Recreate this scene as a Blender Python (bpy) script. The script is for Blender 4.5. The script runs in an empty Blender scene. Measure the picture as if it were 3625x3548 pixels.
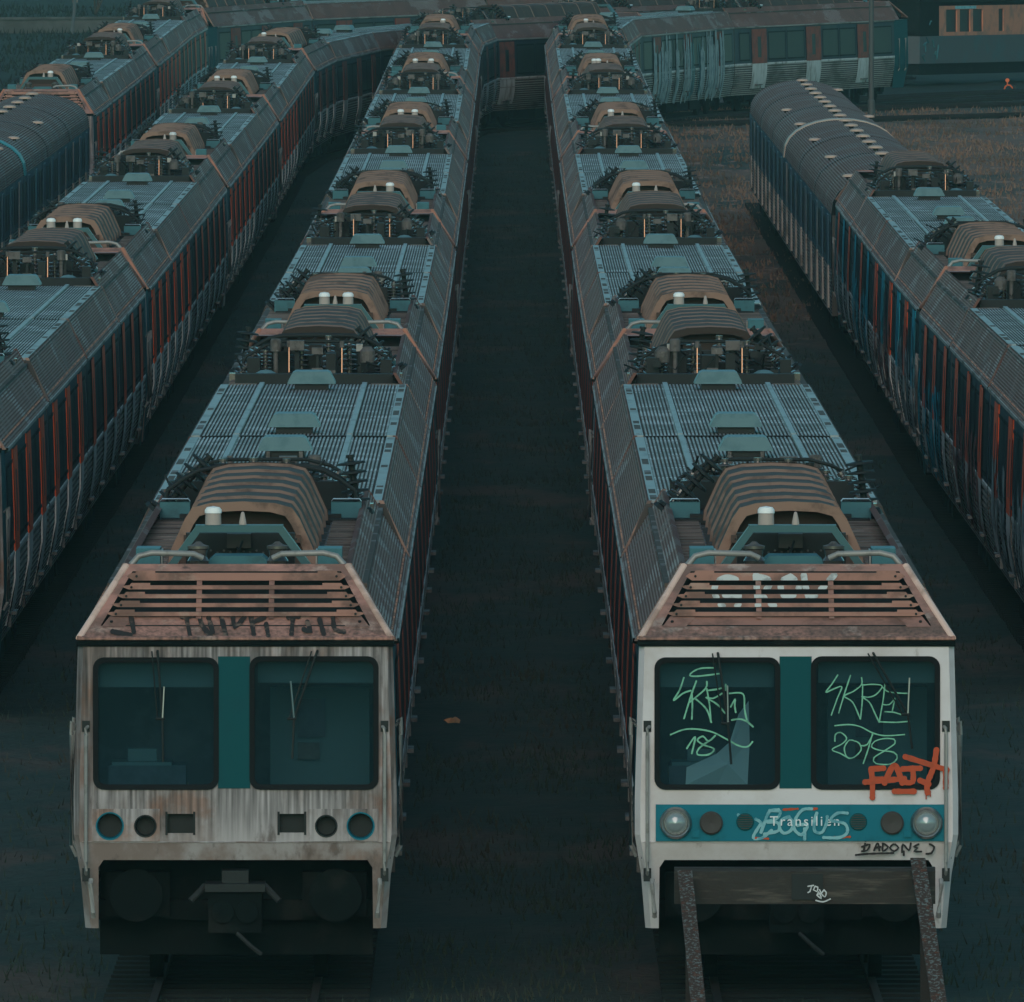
import bpy, math, random
from mathutils import Vector, Matrix
R = math.radians
random.seed(7)
scene = bpy.context.scene
COL = scene.collection

# ------------------------------------------------------------------ mesh helper
class MB:
    def __init__(s): s.v = []; s.f = []; s.m = []
    def face(s, pts, m=0):
        b = len(s.v); s.v += [tuple(p) for p in pts]; s.f.append(tuple(range(b, b + len(pts)))); s.m.append(m)
    def box(s, x0, x1, y0, y1, z0, z1, m=0):
        b = len(s.v)
        s.v += [(x0,y0,z0),(x1,y0,z0),(x1,y1,z0),(x0,y1,z0),(x0,y0,z1),(x1,y0,z1),(x1,y1,z1),(x0,y1,z1)]
        for q in ((0,3,2,1),(4,5,6,7),(0,1,5,4),(1,2,6,5),(2,3,7,6),(3,0,4,7)):
            s.f.append(tuple(b+i for i in q)); s.m.append(m)
    def sweep(s, prof, ys, m=0, mats=None, offs=None):
        # open profile of (x,z) swept along y; offs gives a scale of the profile per y
        b = len(s.v); n = len(prof)
        for k, y in enumerate(ys):
            for x, z in prof: s.v.append((x, y, z))
        for k in range(len(ys) - 1):
            for i in range(n - 1):
                a = b + k*n + i
                s.f.append((a, a+1, a+n+1, a+n)); s.m.append(mats[i] if mats else m)
    def prism(s, poly, y0, y1, m=0):
        # closed (x,z) polygon extruded along y
        n = len(poly); b = len(s.v)
        for y in (y0, y1):
            for x, z in poly: s.v.append((x, y, z))
        for i in range(n):
            j = (i+1) % n
            s.f.append((b+i, b+j, b+n+j, b+n+i)); s.m.append(m)
        s.f.append(tuple(b+i for i in range(n))); s.m.append(m)
        s.f.append(tuple(b+n+i for i in reversed(range(n)))); s.m.append(m)
    def xprism(s, poly, x0, x1, m=0):
        # closed (y,z) polygon extruded along x
        n = len(poly); b = len(s.v)
        for x in (x0, x1):
            for y, z in poly: s.v.append((x, y, z))
        for i in range(n):
            j = (i+1) % n
            s.f.append((b+i, b+j, b+n+j, b+n+i)); s.m.append(m)
        s.f.append(tuple(b+i for i in range(n))); s.m.append(m)
        s.f.append(tuple(b+n+i for i in reversed(range(n)))); s.m.append(m)
    def tube(s, pts, r, n=8, m=0, taper=None):
        P = [Vector(p) for p in pts]; b = len(s.v); up = Vector((0,0,1))
        for k, p in enumerate(P):
            d = (P[min(k+1, len(P)-1)] - P[max(k-1, 0)]).normalized()
            u = d.cross(up)
            if u.length < 1e-3: u = d.cross(Vector((1,0,0)))
            u.normalize(); w = u.cross(d)
            rr = r * (taper[k] if taper else 1)
            for i in range(n):
                a = 2*math.pi*i/n
                s.v.append(tuple(p + u*math.cos(a)*rr + w*math.sin(a)*rr))
        for k in range(len(P)-1):
            for i in range(n):
                j = (i+1) % n; a = b + k*n
                s.f.append((a+i, a+j, a+n+j, a+n+i)); s.m.append(m)
        s.f.append(tuple(b+i for i in reversed(range(n)))); s.m.append(m)
        s.f.append(tuple(b+(len(P)-1)*n+i for i in range(n))); s.m.append(m)
    def lathe(s, prof, c, axis=(0,0,1), n=16, m=0, mats=None):
        # prof: (radius, height along axis)
        ax = Vector(axis).normalized(); u = ax.orthogonal().normalized(); w = ax.cross(u); c = Vector(c); b = len(s.v)
        for r, h in prof:
            for i in range(n):
                a = 2*math.pi*i/n
                s.v.append(tuple(c + ax*h + u*math.cos(a)*r + w*math.sin(a)*r))
        for k in range(len(prof)-1):
            for i in range(n):
                j = (i+1) % n; a = b + k*n
                s.f.append((a+i, a+j, a+n+j, a+n+i)); s.m.append(mats[k] if mats else m)
        s.f.append(tuple(b+(len(prof)-1)*n+i for i in range(n))); s.m.append(mats[-1] if mats else m)
    def ribbon(s, pts, w, y, m=0, step=0.02, jit=0.0, th=0.002):
        # painted stroke in the xz plane, of thickness th, standing th proud of y
        for poly in stroke_polys(pts, w, step, jit):
            n = len(poly); b = len(s.v)
            for x, z in poly: s.v.append((x, y - th - len(s.f)*6e-5, z))
            s.f.append(tuple(range(b, b+n))); s.m.append(m)
    def build(s, name, mats, parent=None, smooth=False, loc=None):
        me = bpy.data.meshes.new(name)
        me.from_pydata(s.v, [], s.f)
        if not isinstance(mats, (list, tuple)): mats = [mats]
        for mt in mats: me.materials.append(mt)
        me.polygons.foreach_set('material_index', s.m)
        if smooth: me.polygons.foreach_set('use_smooth', [True]*len(s.f))
        me.update()
        if smooth:
            try: me.set_sharp_from_angle(angle=R(40))
            except Exception: pass
        o = bpy.data.objects.new(name, me); COL.objects.link(o)
        if parent: o.parent = parent
        if loc: o.location = loc
        return o

def smooth_path(pts, step=0.02):
    # Catmull-Rom through the points
    P = [pts[0]] + list(pts) + [pts[-1]]; out = []
    for i in range(1, len(P)-2):
        p0, p1, p2, p3 = P[i-1], P[i], P[i+1], P[i+2]
        L = math.hypot(p2[0]-p1[0], p2[1]-p1[1]); n = max(1, int(L/step))
        for k in range(n):
            t = k/n
            out.append(tuple(0.5*((2*p1[c]) + (-p0[c]+p2[c])*t + (2*p0[c]-5*p1[c]+4*p2[c]-p3[c])*t*t + (-p0[c]+3*p1[c]-3*p2[c]+p3[c])*t**3) for c in (0,1)))
    out.append(tuple(pts[-1])); return out

def stroke_polys(pts, w, step, jit):
    path = smooth_path(pts, step); L = []; Rr = []
    for k, p in enumerate(path):
        a = path[max(k-1,0)]; c = path[min(k+1,len(path)-1)]
        dx, dz = c[0]-a[0], c[1]-a[1]; l = math.hypot(dx, dz) or 1
        ww = w*(1+random.uniform(-jit, jit))/2
        L.append((p[0]-dz/l*ww, p[1]+dx/l*ww)); Rr.append((p[0]+dz/l*ww, p[1]-dx/l*ww))
    for k in range(len(path)-1):
        yield [Rr[k], Rr[k+1], L[k+1], L[k]]
    for e in (path[0], path[-1]):
        yield [(e[0]+math.cos(a*math.pi/4)*w*.55, e[1]+math.sin(a*math.pi/4)*w*.55) for a in range(8)]

def flute(a, b, pitch, depth, out):
    # trapezoid fluting from a to b (x,z); returns the points and one material index per span (0 ridge, 1 valley)
    ax, az = a; bx, bz = b; L = math.hypot(bx-ax, bz-az); n = max(1, round(L/pitch))
    pts = [a]; mt = []
    for i in range(n):
        for f, d in ((.0, 0), (.5, 0), (.62, 1), (.88, 1)):
            if i == 0 and f == 0: continue
            t = (i+f)/n
            pts.append((ax+(bx-ax)*t - out[0]*depth*d, az+(bz-az)*t - out[1]*depth*d))
        if i == 0: mt += [0, 1, 1]
        else: mt += [1, 0, 1, 1]
    pts.append(b); mt.append(1)
    return pts, mt

# ------------------------------------------------------------------ objects
def tag(o, label=None, cat=None, group=None, kind=None):
    if label: o['label'] = label
    if cat: o['category'] = cat
    if group: o['group'] = group
    if kind: o['kind'] = kind
    return o
def empty(name, loc=(0,0,0)):
    o = bpy.data.objects.new(name, None); COL.objects.link(o); o.location = loc; o.empty_display_size = .3
    return o
SIDE = {}      # mesh name -> 'L' or 'R', for parts only one flank shows
def copy_tree(src, skip=(), side=None, parent=None, swap=None):
    c = src.copy(); COL.objects.link(c); c.parent = parent
    for ch in src.children:
        k = ch.name.split('.')[0]
        if k in skip: continue
        if side and SIDE.get(ch.data.name if ch.data else '') not in (None, side): continue
        n = copy_tree(ch, skip, side, c, swap)
        if swap and k in swap:
            sl = swap[k](ch)
            for i, mt in enumerate(sl or ()):
                n.material_slots[i].link = 'OBJECT'; n.material_slots[i].material = mt
    return c

# ------------------------------------------------------------------ materials
def mat(name, col, rough=.6, metal=0., noise=None, spec=.14, bump=None):
    m = bpy.data.materials.new(name); m.use_nodes = True; N = m.node_tree; nd = N.nodes; L = N.links
    b = nd['Principled BSDF']; b.inputs['Roughness'].default_value = rough; b.inputs['Metallic'].default_value = metal
    b.inputs['Specular IOR Level'].default_value = spec
    b.inputs['Base Color'].default_value = (*col, 1)
    if noise:
        tc = nd.new('ShaderNodeTexCoord'); oi = nd.new('ShaderNodeObjectInfo')
        ma = nd.new('ShaderNodeVectorMath'); ma.operation = 'ADD'
        mu = nd.new('ShaderNodeMath'); mu.operation = 'MULTIPLY'; mu.inputs[1].default_value = 57.
        L.new(oi.outputs['Random'], mu.inputs[0]); L.new(tc.outputs['Object'], ma.inputs[0]); L.new(mu.outputs[0], ma.inputs[1])
        cur = None
        for (c2, scale, vec, lo, hi, amt) in noise:
            mp = nd.new('ShaderNodeMapping'); mp.inputs['Scale'].default_value = vec
            L.new(ma.outputs[0], mp.inputs['Vector'])
            nz = nd.new('ShaderNodeTexNoise'); nz.inputs['Scale'].default_value = scale; nz.inputs['Detail'].default_value = 6; nz.inputs['Roughness'].default_value = .62
            L.new(mp.outputs[0], nz.inputs['Vector'])
            mr = nd.new('ShaderNodeMapRange'); mr.interpolation_type = 'SMOOTHSTEP'
            mr.inputs['From Min'].default_value = lo; mr.inputs['From Max'].default_value = hi; mr.inputs['To Max'].default_value = amt
            L.new(nz.outputs['Fac'], mr.inputs['Value'])
            mx = nd.new('ShaderNodeMix'); mx.data_type = 'RGBA'
            if cur is None: mx.inputs[6].default_value = (*col, 1)
            else: L.new(cur, mx.inputs[6])
            mx.inputs[7].default_value = (*c2, 1); L.new(mr.outputs[0], mx.inputs[0]); cur = mx.outputs[2]
        L.new(cur, b.inputs['Base Color'])
    if bump:
        tc = nd.new('ShaderNodeTexCoord'); nz = nd.new('ShaderNodeTexNoise'); nz.inputs['Scale'].default_value = bump[0]; nz.inputs['Detail'].default_value = 5
        bp = nd.new('ShaderNodeBump'); bp.inputs['Strength'].default_value = bump[1]; bp.inputs['Distance'].default_value = bump[2]
        L.new(tc.outputs['Object'], nz.inputs['Vector']); L.new(nz.outputs['Fac'], bp.inputs['Height']); L.new(bp.outputs[0], b.inputs['Normal'])
    return m

def grime(m, col, z0, z1, amt=.9, axis=2, band=None):
    """dirt that runs down in streaks from z1 (dense) to z0 (none) - a wash of dirt with a shape of its own"""
    N = m.node_tree; nd = N.nodes; L = N.links; b = nd['Principled BSDF']
    src = b.inputs['Base Color'].links[0].from_socket if b.inputs['Base Color'].links else None
    tc = nd.new('ShaderNodeTexCoord'); sp = nd.new('ShaderNodeSeparateXYZ'); L.new(tc.outputs['Object'], sp.inputs[0])
    mr = nd.new('ShaderNodeMapRange'); mr.inputs['From Min'].default_value = z0; mr.inputs['From Max'].default_value = z1; L.new(sp.outputs[axis], mr.inputs['Value'])
    mp = nd.new('ShaderNodeMapping'); mp.inputs['Scale'].default_value = (26, 26, 1.2); L.new(tc.outputs['Object'], mp.inputs['Vector'])
    nz = nd.new('ShaderNodeTexNoise'); nz.inputs['Scale'].default_value = 1.; nz.inputs['Detail'].default_value = 5; L.new(mp.outputs[0], nz.inputs['Vector'])
    m2 = nd.new('ShaderNodeMapRange'); m2.inputs['From Min'].default_value = .35; m2.inputs['From Max'].default_value = .7; L.new(nz.outputs['Fac'], m2.inputs['Value'])
    mu = nd.new('ShaderNodeMath'); mu.operation = 'MULTIPLY'; L.new(mr.outputs[0], mu.inputs[0]); L.new(m2.outputs[0], mu.inputs[1])
    m3 = nd.new('ShaderNodeMath'); m3.operation = 'MULTIPLY'; m3.inputs[1].default_value = amt; L.new(mu.outputs[0], m3.inputs[0])
    mx = nd.new('ShaderNodeMix'); mx.data_type = 'RGBA'; L.new(m3.outputs[0], mx.inputs[0])
    if src: L.new(src, mx.inputs[6])
    else: mx.inputs[6].default_value = b.inputs['Base Color'].default_value
    mx.inputs[7].default_value = (*col, 1); L.new(mx.outputs[2], b.inputs['Base Color'])
    return m

S1 = (1, 1, 1)
M = {}
M['roof'] = mat('roof_steel', (.25,.225,.21), .5, .05, [((.14,.115,.10), .9, (1,.5,1), .46, .58, .85), ((.46,.45,.44), 1.5, (.8,.55,1), .535, .60, .9), ((.52,.52,.51), 5.5, (1,.3,1), .60, .66, .8), ((.09,.07,.06), 6, (1,.3,1), .62, .74, .7)])
M['roof_dirt_shade'] = mat('roof_dirt_shade', (.085,.072,.062), .9, 0, [((.12,.075,.055), 1.2, (1,.3,1), .5, .66, .6), ((.24,.235,.23), 1.5, (.8,.55,1), .55, .62, .6)])  # flute valleys: dirt, with the shade between ridges put into the colour
M['cowl'] = mat('cowl_steel', (.23,.105,.084), .65, 0, [((.15,.075,.062), .7, S1, .4, .65, .8), ((.38,.30,.28), .45, (1,.5,2), .545, .575, .7), ((.18,.09,.06), 2.3, (1,.4,1), .6, .72, .5)])
M['cowl_dirt_shade'] = mat('cowl_dirt_shade', (.14,.070,.057), .9, 0, [((.11,.06,.05), 1.2, S1, .5, .65, .5), ((.20,.17,.155), .9, (1,.5,2), .545, .575, .6)])  # dirt and painted shade in the cowl flutes
M['side'] = mat('side_steel', (.33,.29,.26), .6, .1, [((.09,.075,.06), .9, (1,.5,2), .45, .65, .8), ((.30,.30,.29), 2.2, (1,.2,1), .58, .7, .6)])
M['side_dirt_shade'] = mat('side_dirt_shade', (.07,.062,.056), .9)  # same for the flank flutes: dirt plus shade in one dark colour
M['band'] = mat('blue_band', (.016,.024,.038), .6, 0, [((.03,.04,.04), 1.4, (1,.3,1), .5, .7, .8)], .25)
M['glass'] = mat('dark_glass', (.014,.018,.022), .45, 0, None, .12)
M['orange'] = mat('orange_door_paint', (.72,.10,.035), .6, 0, [((.42,.07,.03), 3, (1,1,.4), .5, .7, .7)])
M['white_door'] = mat('pale_door_paint', (.52,.50,.48), .6, 0, [((.18,.15,.12), 3, (1,1,.4), .45, .7, .8)])
M['teal_door'] = mat('teal_door_paint', (.015,.30,.40), .5, 0, [((.02,.10,.14), 3, (1,1,.4), .5, .7, .7)])
M['face_dirty'] = grime(mat('dirty_white_paint', (.36,.325,.325), .6, 0, [((.20,.145,.125), 1.3, (1,1,.6), .43, .60, .85), ((.13,.10,.09), 5, (1,1,.35), .55, .70, .85), ((.26,.13,.085), 1.4, S1, .54, .68, .7)], .12), (.05,.045,.042), 1.30, 1.84, .72); grime(M['face_dirty'], (.02,.02,.02), 1.30, 1.60, .55)
M['face_clean'] = mat('white_paint', (.55,.51,.52), .5, 0, [((.40,.34,.32), 1.4, S1, .45, .68, .6), ((.22,.17,.15), 5, (1,1,.4), .60, .74, .7)], .2)
M['nose_a'] = grime(mat('rusty_nose_paint', (.47,.225,.175), .6, 0, [((.20,.11,.085), 1.9, (1,1,2), .40, .6, .85), ((.56,.36,.29), 2.6, (1,1,1), .55, .66, .7), ((.06,.048,.042), 4.5, (1,1,.6), .57, .70, .8)]), (.045,.04,.036), 3.45, 3.16, .95)
M['louv_a'] = mat('grimy_louvre_paint', (.33,.165,.13), .6, 0, [((.15,.085,.07), 2.2, (1,1,1), .42, .6, .9), ((.40,.27,.22), 3.5, (.6,1,1), .56, .68, .6)])
M['nose_b'] = grime(mat('brown_nose_paint', (.40,.20,.155), .6, 0, [((.17,.105,.085), 1.7, (1,1,2), .40, .6, .85), ((.46,.34,.29), 2.8, (1,1,1), .56, .67, .7), ((.05,.042,.038), 4, (1,1,.6), .57, .70, .8)]), (.04,.038,.035), 3.45, 3.14, 1.)
M['teal'] = mat('teal_panel_paint', (.001,.058,.066), .7, 0, [((.004,.05,.06), 2.5, (1,1,.5), .5, .7, .8)])
M['teal_band'] = mat('bright_teal_paint', (.003,.125,.17), .6, 0, [((.002,.08,.105), 3.5, S1, .5, .7, .7)])
M['grey_blue'] = mat('blue_grey_paint', (.04,.10,.11), .45, .1, [((.05,.10,.105), 4, S1, .45, .65, .8)])
M['vent'] = mat('vent_paint', (.10,.18,.20), .5, 0, [((.07,.14,.16), 5, S1, .45, .65, .8), ((.06,.06,.055), 14, S1, .64, .74, .5)])
M['strip'] = mat('strip_paint', (.26,.29,.285), .5, .05, [((.15,.15,.145), 3, (1,.2,1), .5, .66, .7)])
M['hood'] = mat('rusty_hood', (.070,.046,.037), .75, .0, [((.055,.038,.032), 1.5, (1,1,1), .45, .62, .8), ((.11,.062,.045), 2.6, (1,1,1), .55, .7, .7)])
M['hood_rib_lit'] = mat('hood_rib_lit', (.23,.14,.105), .7, .0, [((.09,.058,.046), 2.5, (1,1,1), .48, .66, .8)])  # rib faces coloured lighter, as if catching the sun
M['hood_dark'] = mat('hood_shade', (.04,.03,.025), .85)  # shade colour for the hood mouth and its inboard end
M['black'] = mat('black_paint', (.016,.020,.020), .6, 0, None, .15)
M['rubber'] = mat('black_rubber', (.008,.010,.011), .7, 0, None, .08)
M['under'] = mat('underframe_dirt_shade', (.005,.008,.008), .95, 0, [((.014,.015,.014), 3, S1, .5, .7, .8)], .05)  # dirty under gear, coloured darker to read as shade despite the sun
M['chrome'] = mat('bare_metal', (.34,.34,.34), .35, .9)
M['rim'] = mat('cowl_rim_paint', (.34,.20,.15), .6, 0, [((.12,.09,.08), 1.5, S1, .42, .58, .9)])
M['edge'] = mat('worn_edge_highlight', (.78,.50,.40), .45, 0, [((.34,.2,.15), 1.7, S1, .46, .64, .75)])  # worn corner paint, coloured brighter for the sun's highlight
M['step'] = mat('dusty_step', (.15,.145,.14), .7, 0, [((.07,.06,.055), 3, S1, .45, .6, .9)])
M['pipe'] = mat('galvanised_pipe', (.26,.25,.24), .45, .2, [((.14,.13,.12), 8, S1, .5, .7, .7)])
M['white'] = mat('pale_plastic', (.75,.75,.74), .4)
M['beacon_body'] = mat('dull_beige_plastic', (.36,.30,.27), .6)
M['copper'] = mat('copper_rod', (.50,.26,.16), .4, .6)
M['ceramic'] = mat('brown_ceramic', (.055,.048,.045), .25, 0, [((.10,.085,.075), 8, S1, .5, .7, .6)], .6)
M['walk'] = mat('walkway_tread', (.13,.11,.10), .7, .0, [((.05,.042,.038), 1.8, (.4,2.5,1), .45, .60, .9), ((.24,.22,.21), 3, (.5,3,1), .56, .66, .7)])
M['box'] = mat('teal_box_paint', (.04,.13,.15), .5, 0, [((.03,.08,.09), 4, S1, .5, .7, .7)])
M['grey_part'] = mat('grey_part', (.11,.10,.095), .6, .1, [((.05,.045,.04), 9, S1, .45, .65, .8), ((.24,.23,.22), 13, S1, .62, .7, .7)])
M['lamp_glass'] = mat('lamp_glass', (.20,.24,.25), .15, .2, None, .6)
M['lamp_dark'] = mat('lamp_mesh', (.05,.045,.042), .6, 0)
M['cloth'] = mat('pale_sheet', (.50,.58,.58), .8)
M['interior'] = mat('cab_interior', (.085,.105,.13), .8, 0, [((.05,.065,.08), 2, S1, .45, .6, .8)])
M['interior_b'] = mat('cab_locker', (.11,.18,.19), .7)
M['graf_green'] = mat('green_spray', (.17,.42,.29), .7, 0, [((.10,.24,.18), 9, S1, .5, .65, .8)])
M['graf_red'] = mat('red_spray', (.42,.07,.03), .7, 0, [((.28,.06,.03), 8, S1, .45, .65, .8)])
M['graf_white'] = mat('white_spray', (.50,.52,.53), .7, 0, [((.25,.26,.27), 11, S1, .5, .64, .8)])
M['graf_pale'] = mat('pale_blue_spray', (.20,.40,.43), .7, 0, [((.07,.24,.29), 7, S1, .48, .62, .9)])
M['graf_black'] = mat('black_spray', (.02,.018,.018), .6)
M['letter'] = mat('pale_lettering', (.62,.66,.68), .5)
M['timber'] = mat('old_timber', (.035,.032,.028), .9, 0, [((.085,.072,.06), 2.2, (1,3,9), .5, .68, .8), ((.03,.027,.025), 5, (1,3,12), .5, .66, .7)], .2, (14, .6, .02))
M['post'] = mat('flaking_post_paint', (.055,.035,.028), .85, 0, [((.15,.18,.175), 34, (1,1,.6), .50, .62, .85), ((.10,.04,.025), 14, S1, .56, .64, .9)], .1, (30, .5, .01))
M['rail'] = mat('rusty_rail', (.025,.02,.018), .8, .1)
M['sleeper'] = mat('sleeper_wood', (.012,.015,.014), .95)
M['bark'] = mat('bark', (.05,.042,.035), .9)
M['leaf'] = mat('dark_foliage', (.016,.022,.018), .9, 0, None, .05)
M['coach_roof'] = mat('coach_roof_steel', (.20,.11,.088), .7, 0, [((.22,.20,.19), .6, (1,.6,1), .52, .56, .75), ((.17,.09,.06), 1.6, S1, .5, .7, .6)])
M['coach_side'] = mat('coach_side_paint', (.03,.07,.10), .5, .1, [((.16,.15,.14), .8, (1,.6,.3), .5, .62, .8), ((.02,.16,.20), 1.2, (1,.9,.5), .6, .7, .6)])
M['ring_peach'] = mat('peach_ring_paint', (.42,.30,.24), .5)
M['ring_teal'] = mat('teal_ring_paint', (.01,.17,.20), .5)
M['old_peach'] = mat('faded_peach_paint', (.46,.18,.11), .7, 0, [((.22,.13,.10), 1.5, S1, .45, .65, .8)])
M['old_grey'] = mat('faded_grey_paint', (.07,.08,.085), .7, 0, [((.05,.09,.10), 1.1, S1, .5, .65, .8)])
M['signal'] = mat('orange_signal_paint', (.60,.12,.04), .5)
M['concrete'] = mat('weathered_concrete', (.10,.10,.095), .9, 0, [((.06,.06,.055), .4, S1, .4, .6, .9)])
M['rag'] = mat('tan_rag', (.50,.24,.12), .9)
M['litter'] = mat('grey_litter', (.25,.25,.24), .9)
M['grey_coup'] = mat('dusty_hose', (.022,.024,.024), .8)
M['galv'] = mat('dull_galvanised', (.07,.075,.075), .6, .3)

# clear dark window glass: a tinted see-through pane with a sky reflection
def glass_mat(name, tint, refl=.5):
    m = bpy.data.materials.new(name); m.use_nodes = True; nd = m.node_tree.nodes; L = m.node_tree.links
    nd.remove(nd['Principled BSDF']); out = nd['Material Output']
    t = nd.new('ShaderNodeBsdfTransparent'); t.inputs[0].default_value = (*tint, 1)
    d = nd.new('ShaderNodeBsdfDiffuse'); d.inputs[0].default_value = (.006,.030,.040,1)
    g = nd.new('ShaderNodeBsdfGlossy'); g.inputs['Roughness'].default_value = .08
    fr = nd.new('ShaderNodeFresnel'); fr.inputs[0].default_value = 1.33
    a = nd.new('ShaderNodeMixShader'); a.inputs[0].default_value = .45; L.new(t.outputs[0], a.inputs[1]); L.new(d.outputs[0], a.inputs[2])
    b = nd.new('ShaderNodeMixShader'); L.new(fr.outputs[0], b.inputs[0]); L.new(a.outputs[0], b.inputs[1]); L.new(g.outputs[0], b.inputs[2])
    L.new(b.outputs[0], out.inputs['Surface']); return m
M['screen'] = glass_mat('windscreen_glass', (.62,.82,.90))

# ------------------------------------------------------------------ terrain height (the yard climbs gently away)
PR = [(-400,0),(330,0),(423,.28),(515,.58),(607,1.02),(705,1.6),(728,1.75),(900,2.7),(1300,4.2),(3500,6.5)]
def rise(D):
    for (a,b),(c,d) in zip(PR, PR[1:]):
        if a <= D <= c: return b + (d-b)*(D-a)/(c-a)
    return PR[-1][1]

# ------------------------------------------------------------------ carriage parts
LC = 22.7; PITCH = 23.1
XE, ZE = 1.42, 3.12          # eave
SIDE_PROF = [(1.28,.62),(1.40,1.05),(1.455,1.42),(1.455,1.75)]
BAND_PROF = [(1.455,1.75),(1.455,2.1),(1.42,3.06)]
def at_side(z):
    P = SIDE_PROF + BAND_PROF[1:]
    for (x0,z0),(x1,z1) in zip(P, P[1:]):
        if z0 <= z <= z1: return x0 + (x1-x0)*(z-z0)/(z1-z0)
    return P[0][0] if z < P[0][1] else P[-1][0]

def side_shell(mb, s, y0, y1):
    pts = []; mt = []
    for a, b in zip(SIDE_PROF, SIDE_PROF[1:]):
        dx, dz = b[0]-a[0], b[1]-a[1]; l = math.hypot(dx, dz); out = (dz/l, -dx/l)
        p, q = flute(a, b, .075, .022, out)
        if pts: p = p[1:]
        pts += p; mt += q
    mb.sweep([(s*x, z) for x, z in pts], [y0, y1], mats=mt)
    mb.sweep([(s*x, z) for x, z in BAND_PROF], [y0, y1], 2)
    # rain rail over the windows and waist rail
    mb.sweep([(s*1.42,3.06),(s*1.465,3.075),(s*1.465,3.12),(s*1.42,3.125)], [y0, y1], 0)
    mb.sweep([(s*1.456,1.70),(s*1.466,1.715),(s*1.466,1.76),(s*1.456,1.775)], [y0, y1], 4)

def underframe(parent, y0, y1):
    mb = MB()
    mb.box(-1.26, 1.26, y0, y1, .62, .80)
    for a, b in ((7.2,9.4),(10.0,12.6),(13.4,15.2)):
        mb.box(-1.22, -.25, a, b, .28, .64); mb.box(.3, 1.22, a+.4, b-.2, .30, .64)
    mb.build('underframe', M['under'], parent)
    for yc in (3.6, 19.1):
        mb = MB()
        for s in (-1, 1):
            mb.box(s*1.0-.06, s*1.0+.06, yc-1.6, yc+1.6, .42, .66)
            for dy in (-1.15, 1.15):
                mb.lathe([(.0,-.06),(.46,-.06),(.46,.06),(0,.06)], (s*.75, yc+dy, .46), (1,0,0), 20)
                mb.box(s*1.02-.08, s*1.02+.08, yc+dy-.16, yc+dy+.16, .34, .6)
        mb.build('bogie', M['under'], parent)

DOOR_Y = {'motor': (5.9, 12.6, 19.6), 'trailer': (4.0, 11.4, 18.8)}
def doors_windows(parent, kind):
    dy = DOOR_Y[kind]
    for s, tagside in ((-1,'L'), (1,'R')):
        for y in dy:
            mb = MB()
            # two leaves, orange above the waist, pale below, each with a narrow pane
            def strip(z0, z1, ya, yb, m, pr=.018):
                n = 4
                zz = [z0+(z1-z0)*i/n for i in range(n+1)]
                for a, b in zip(zz, zz[1:]):
                    pts = [(s*(at_side(a)+pr), ya, a),(s*(at_side(a)+pr), yb, a),(s*(at_side(b)+pr), yb, b),(s*(at_side(b)+pr), ya, b)]
                    if s < 0: pts.reverse()
                    mb.face(pts, m)
            ya, yb = y-.95, y+.95
            strip(.84, 1.755, ya, yb, 1, .006)
            strip(1.755, 1.98, ya, yb, 0, .006); strip(2.74, 3.02, ya, yb, 0, .006)
            strip(1.98, 2.74, ya, y-.22, 0, .006); strip(1.98, 2.74, y+.22, yb, 0, .006); strip(1.98, 2.74, y-.22, y+.22, 2, .003)
            for za, zb, m in ((.84,1.42,1),(1.42,1.755,1),(1.755,3.02,0)):
                e = .002
                mb.face([(s*(at_side(za)-.02), ya, za),(s*(at_side(za)+e), ya, za),(s*(at_side(zb)+e), ya, zb),(s*(at_side(zb)-.02), ya, zb)], m)
                mb.face([(s*(at_side(za)+e), ya, za),(s*(at_side(za)+e), ya+.05, za),(s*(at_side(zb)+e), ya+.05, zb),(s*(at_side(zb)+e), ya, zb)], m)
                mb.face([(s*(at_side(za)-.02), ya+.05, za),(s*(at_side(za)+e), ya+.05, za),(s*(at_side(zb)+e), ya+.05, zb),(s*(at_side(zb)-.02), ya+.05, zb)], m)
            d = mb.build('door', [M['orange'], M['white_door'], M['glass']], parent); SIDE[d.data.name] = tagside
            mb = MB(); x0 = at_side(1.0)-.03
            mb.box(*sorted((s*x0, s*(x0+.115))), y-.4, y+.4, .955, .995)
            mb.box(*sorted((s*(x0+.01), s*(x0+.05))), y-.4, y-.34, .8, .94)
            d = mb.build('step', M['step'], parent); SIDE[d.data.name] = tagside
        # panes between the doors
        edges = [(2.2 if kind == 'motor' else .5)] + [v for y in dy for v in (y-1.1, y+1.1)] + [LC-.5]
        for a, b in zip(edges[::2], edges[1::2]):
            L = b - a
            if L < 1.: continue
            n = max(1, round(L/2.1)); w = L/n
            for i in range(n):
                ya, yb = a+i*w+.14, a+(i+1)*w-.14
                za, zb = 1.92, 2.86; mb = MB()
                pr = .008
                def P(y, z, e=0): return (s*(at_side(z)+pr+e), y, z)
                q = [P(ya,za),P(yb,za),P(yb,zb),P(ya,zb)]
                mb.face(q if s > 0 else q[::-1], 0)
                for (y0_,y1_,z0_,z1_) in ((ya-.05,yb+.05,za-.05,za),(ya-.05,yb+.05,zb,zb+.05),(ya-.05,ya,za,zb),(yb,yb+.05,za,zb)):
                    q = [P(y0_,z0_,.012),P(y1_,z0_,.012),P(y1_,z1_,.012),P(y0_,z1_,.012)]
                    mb.face(q if s > 0 else q[::-1], 1)
                d = mb.build('window', [M['glass'], M['rubber']], parent); SIDE[d.data.name] = tagside

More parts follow.
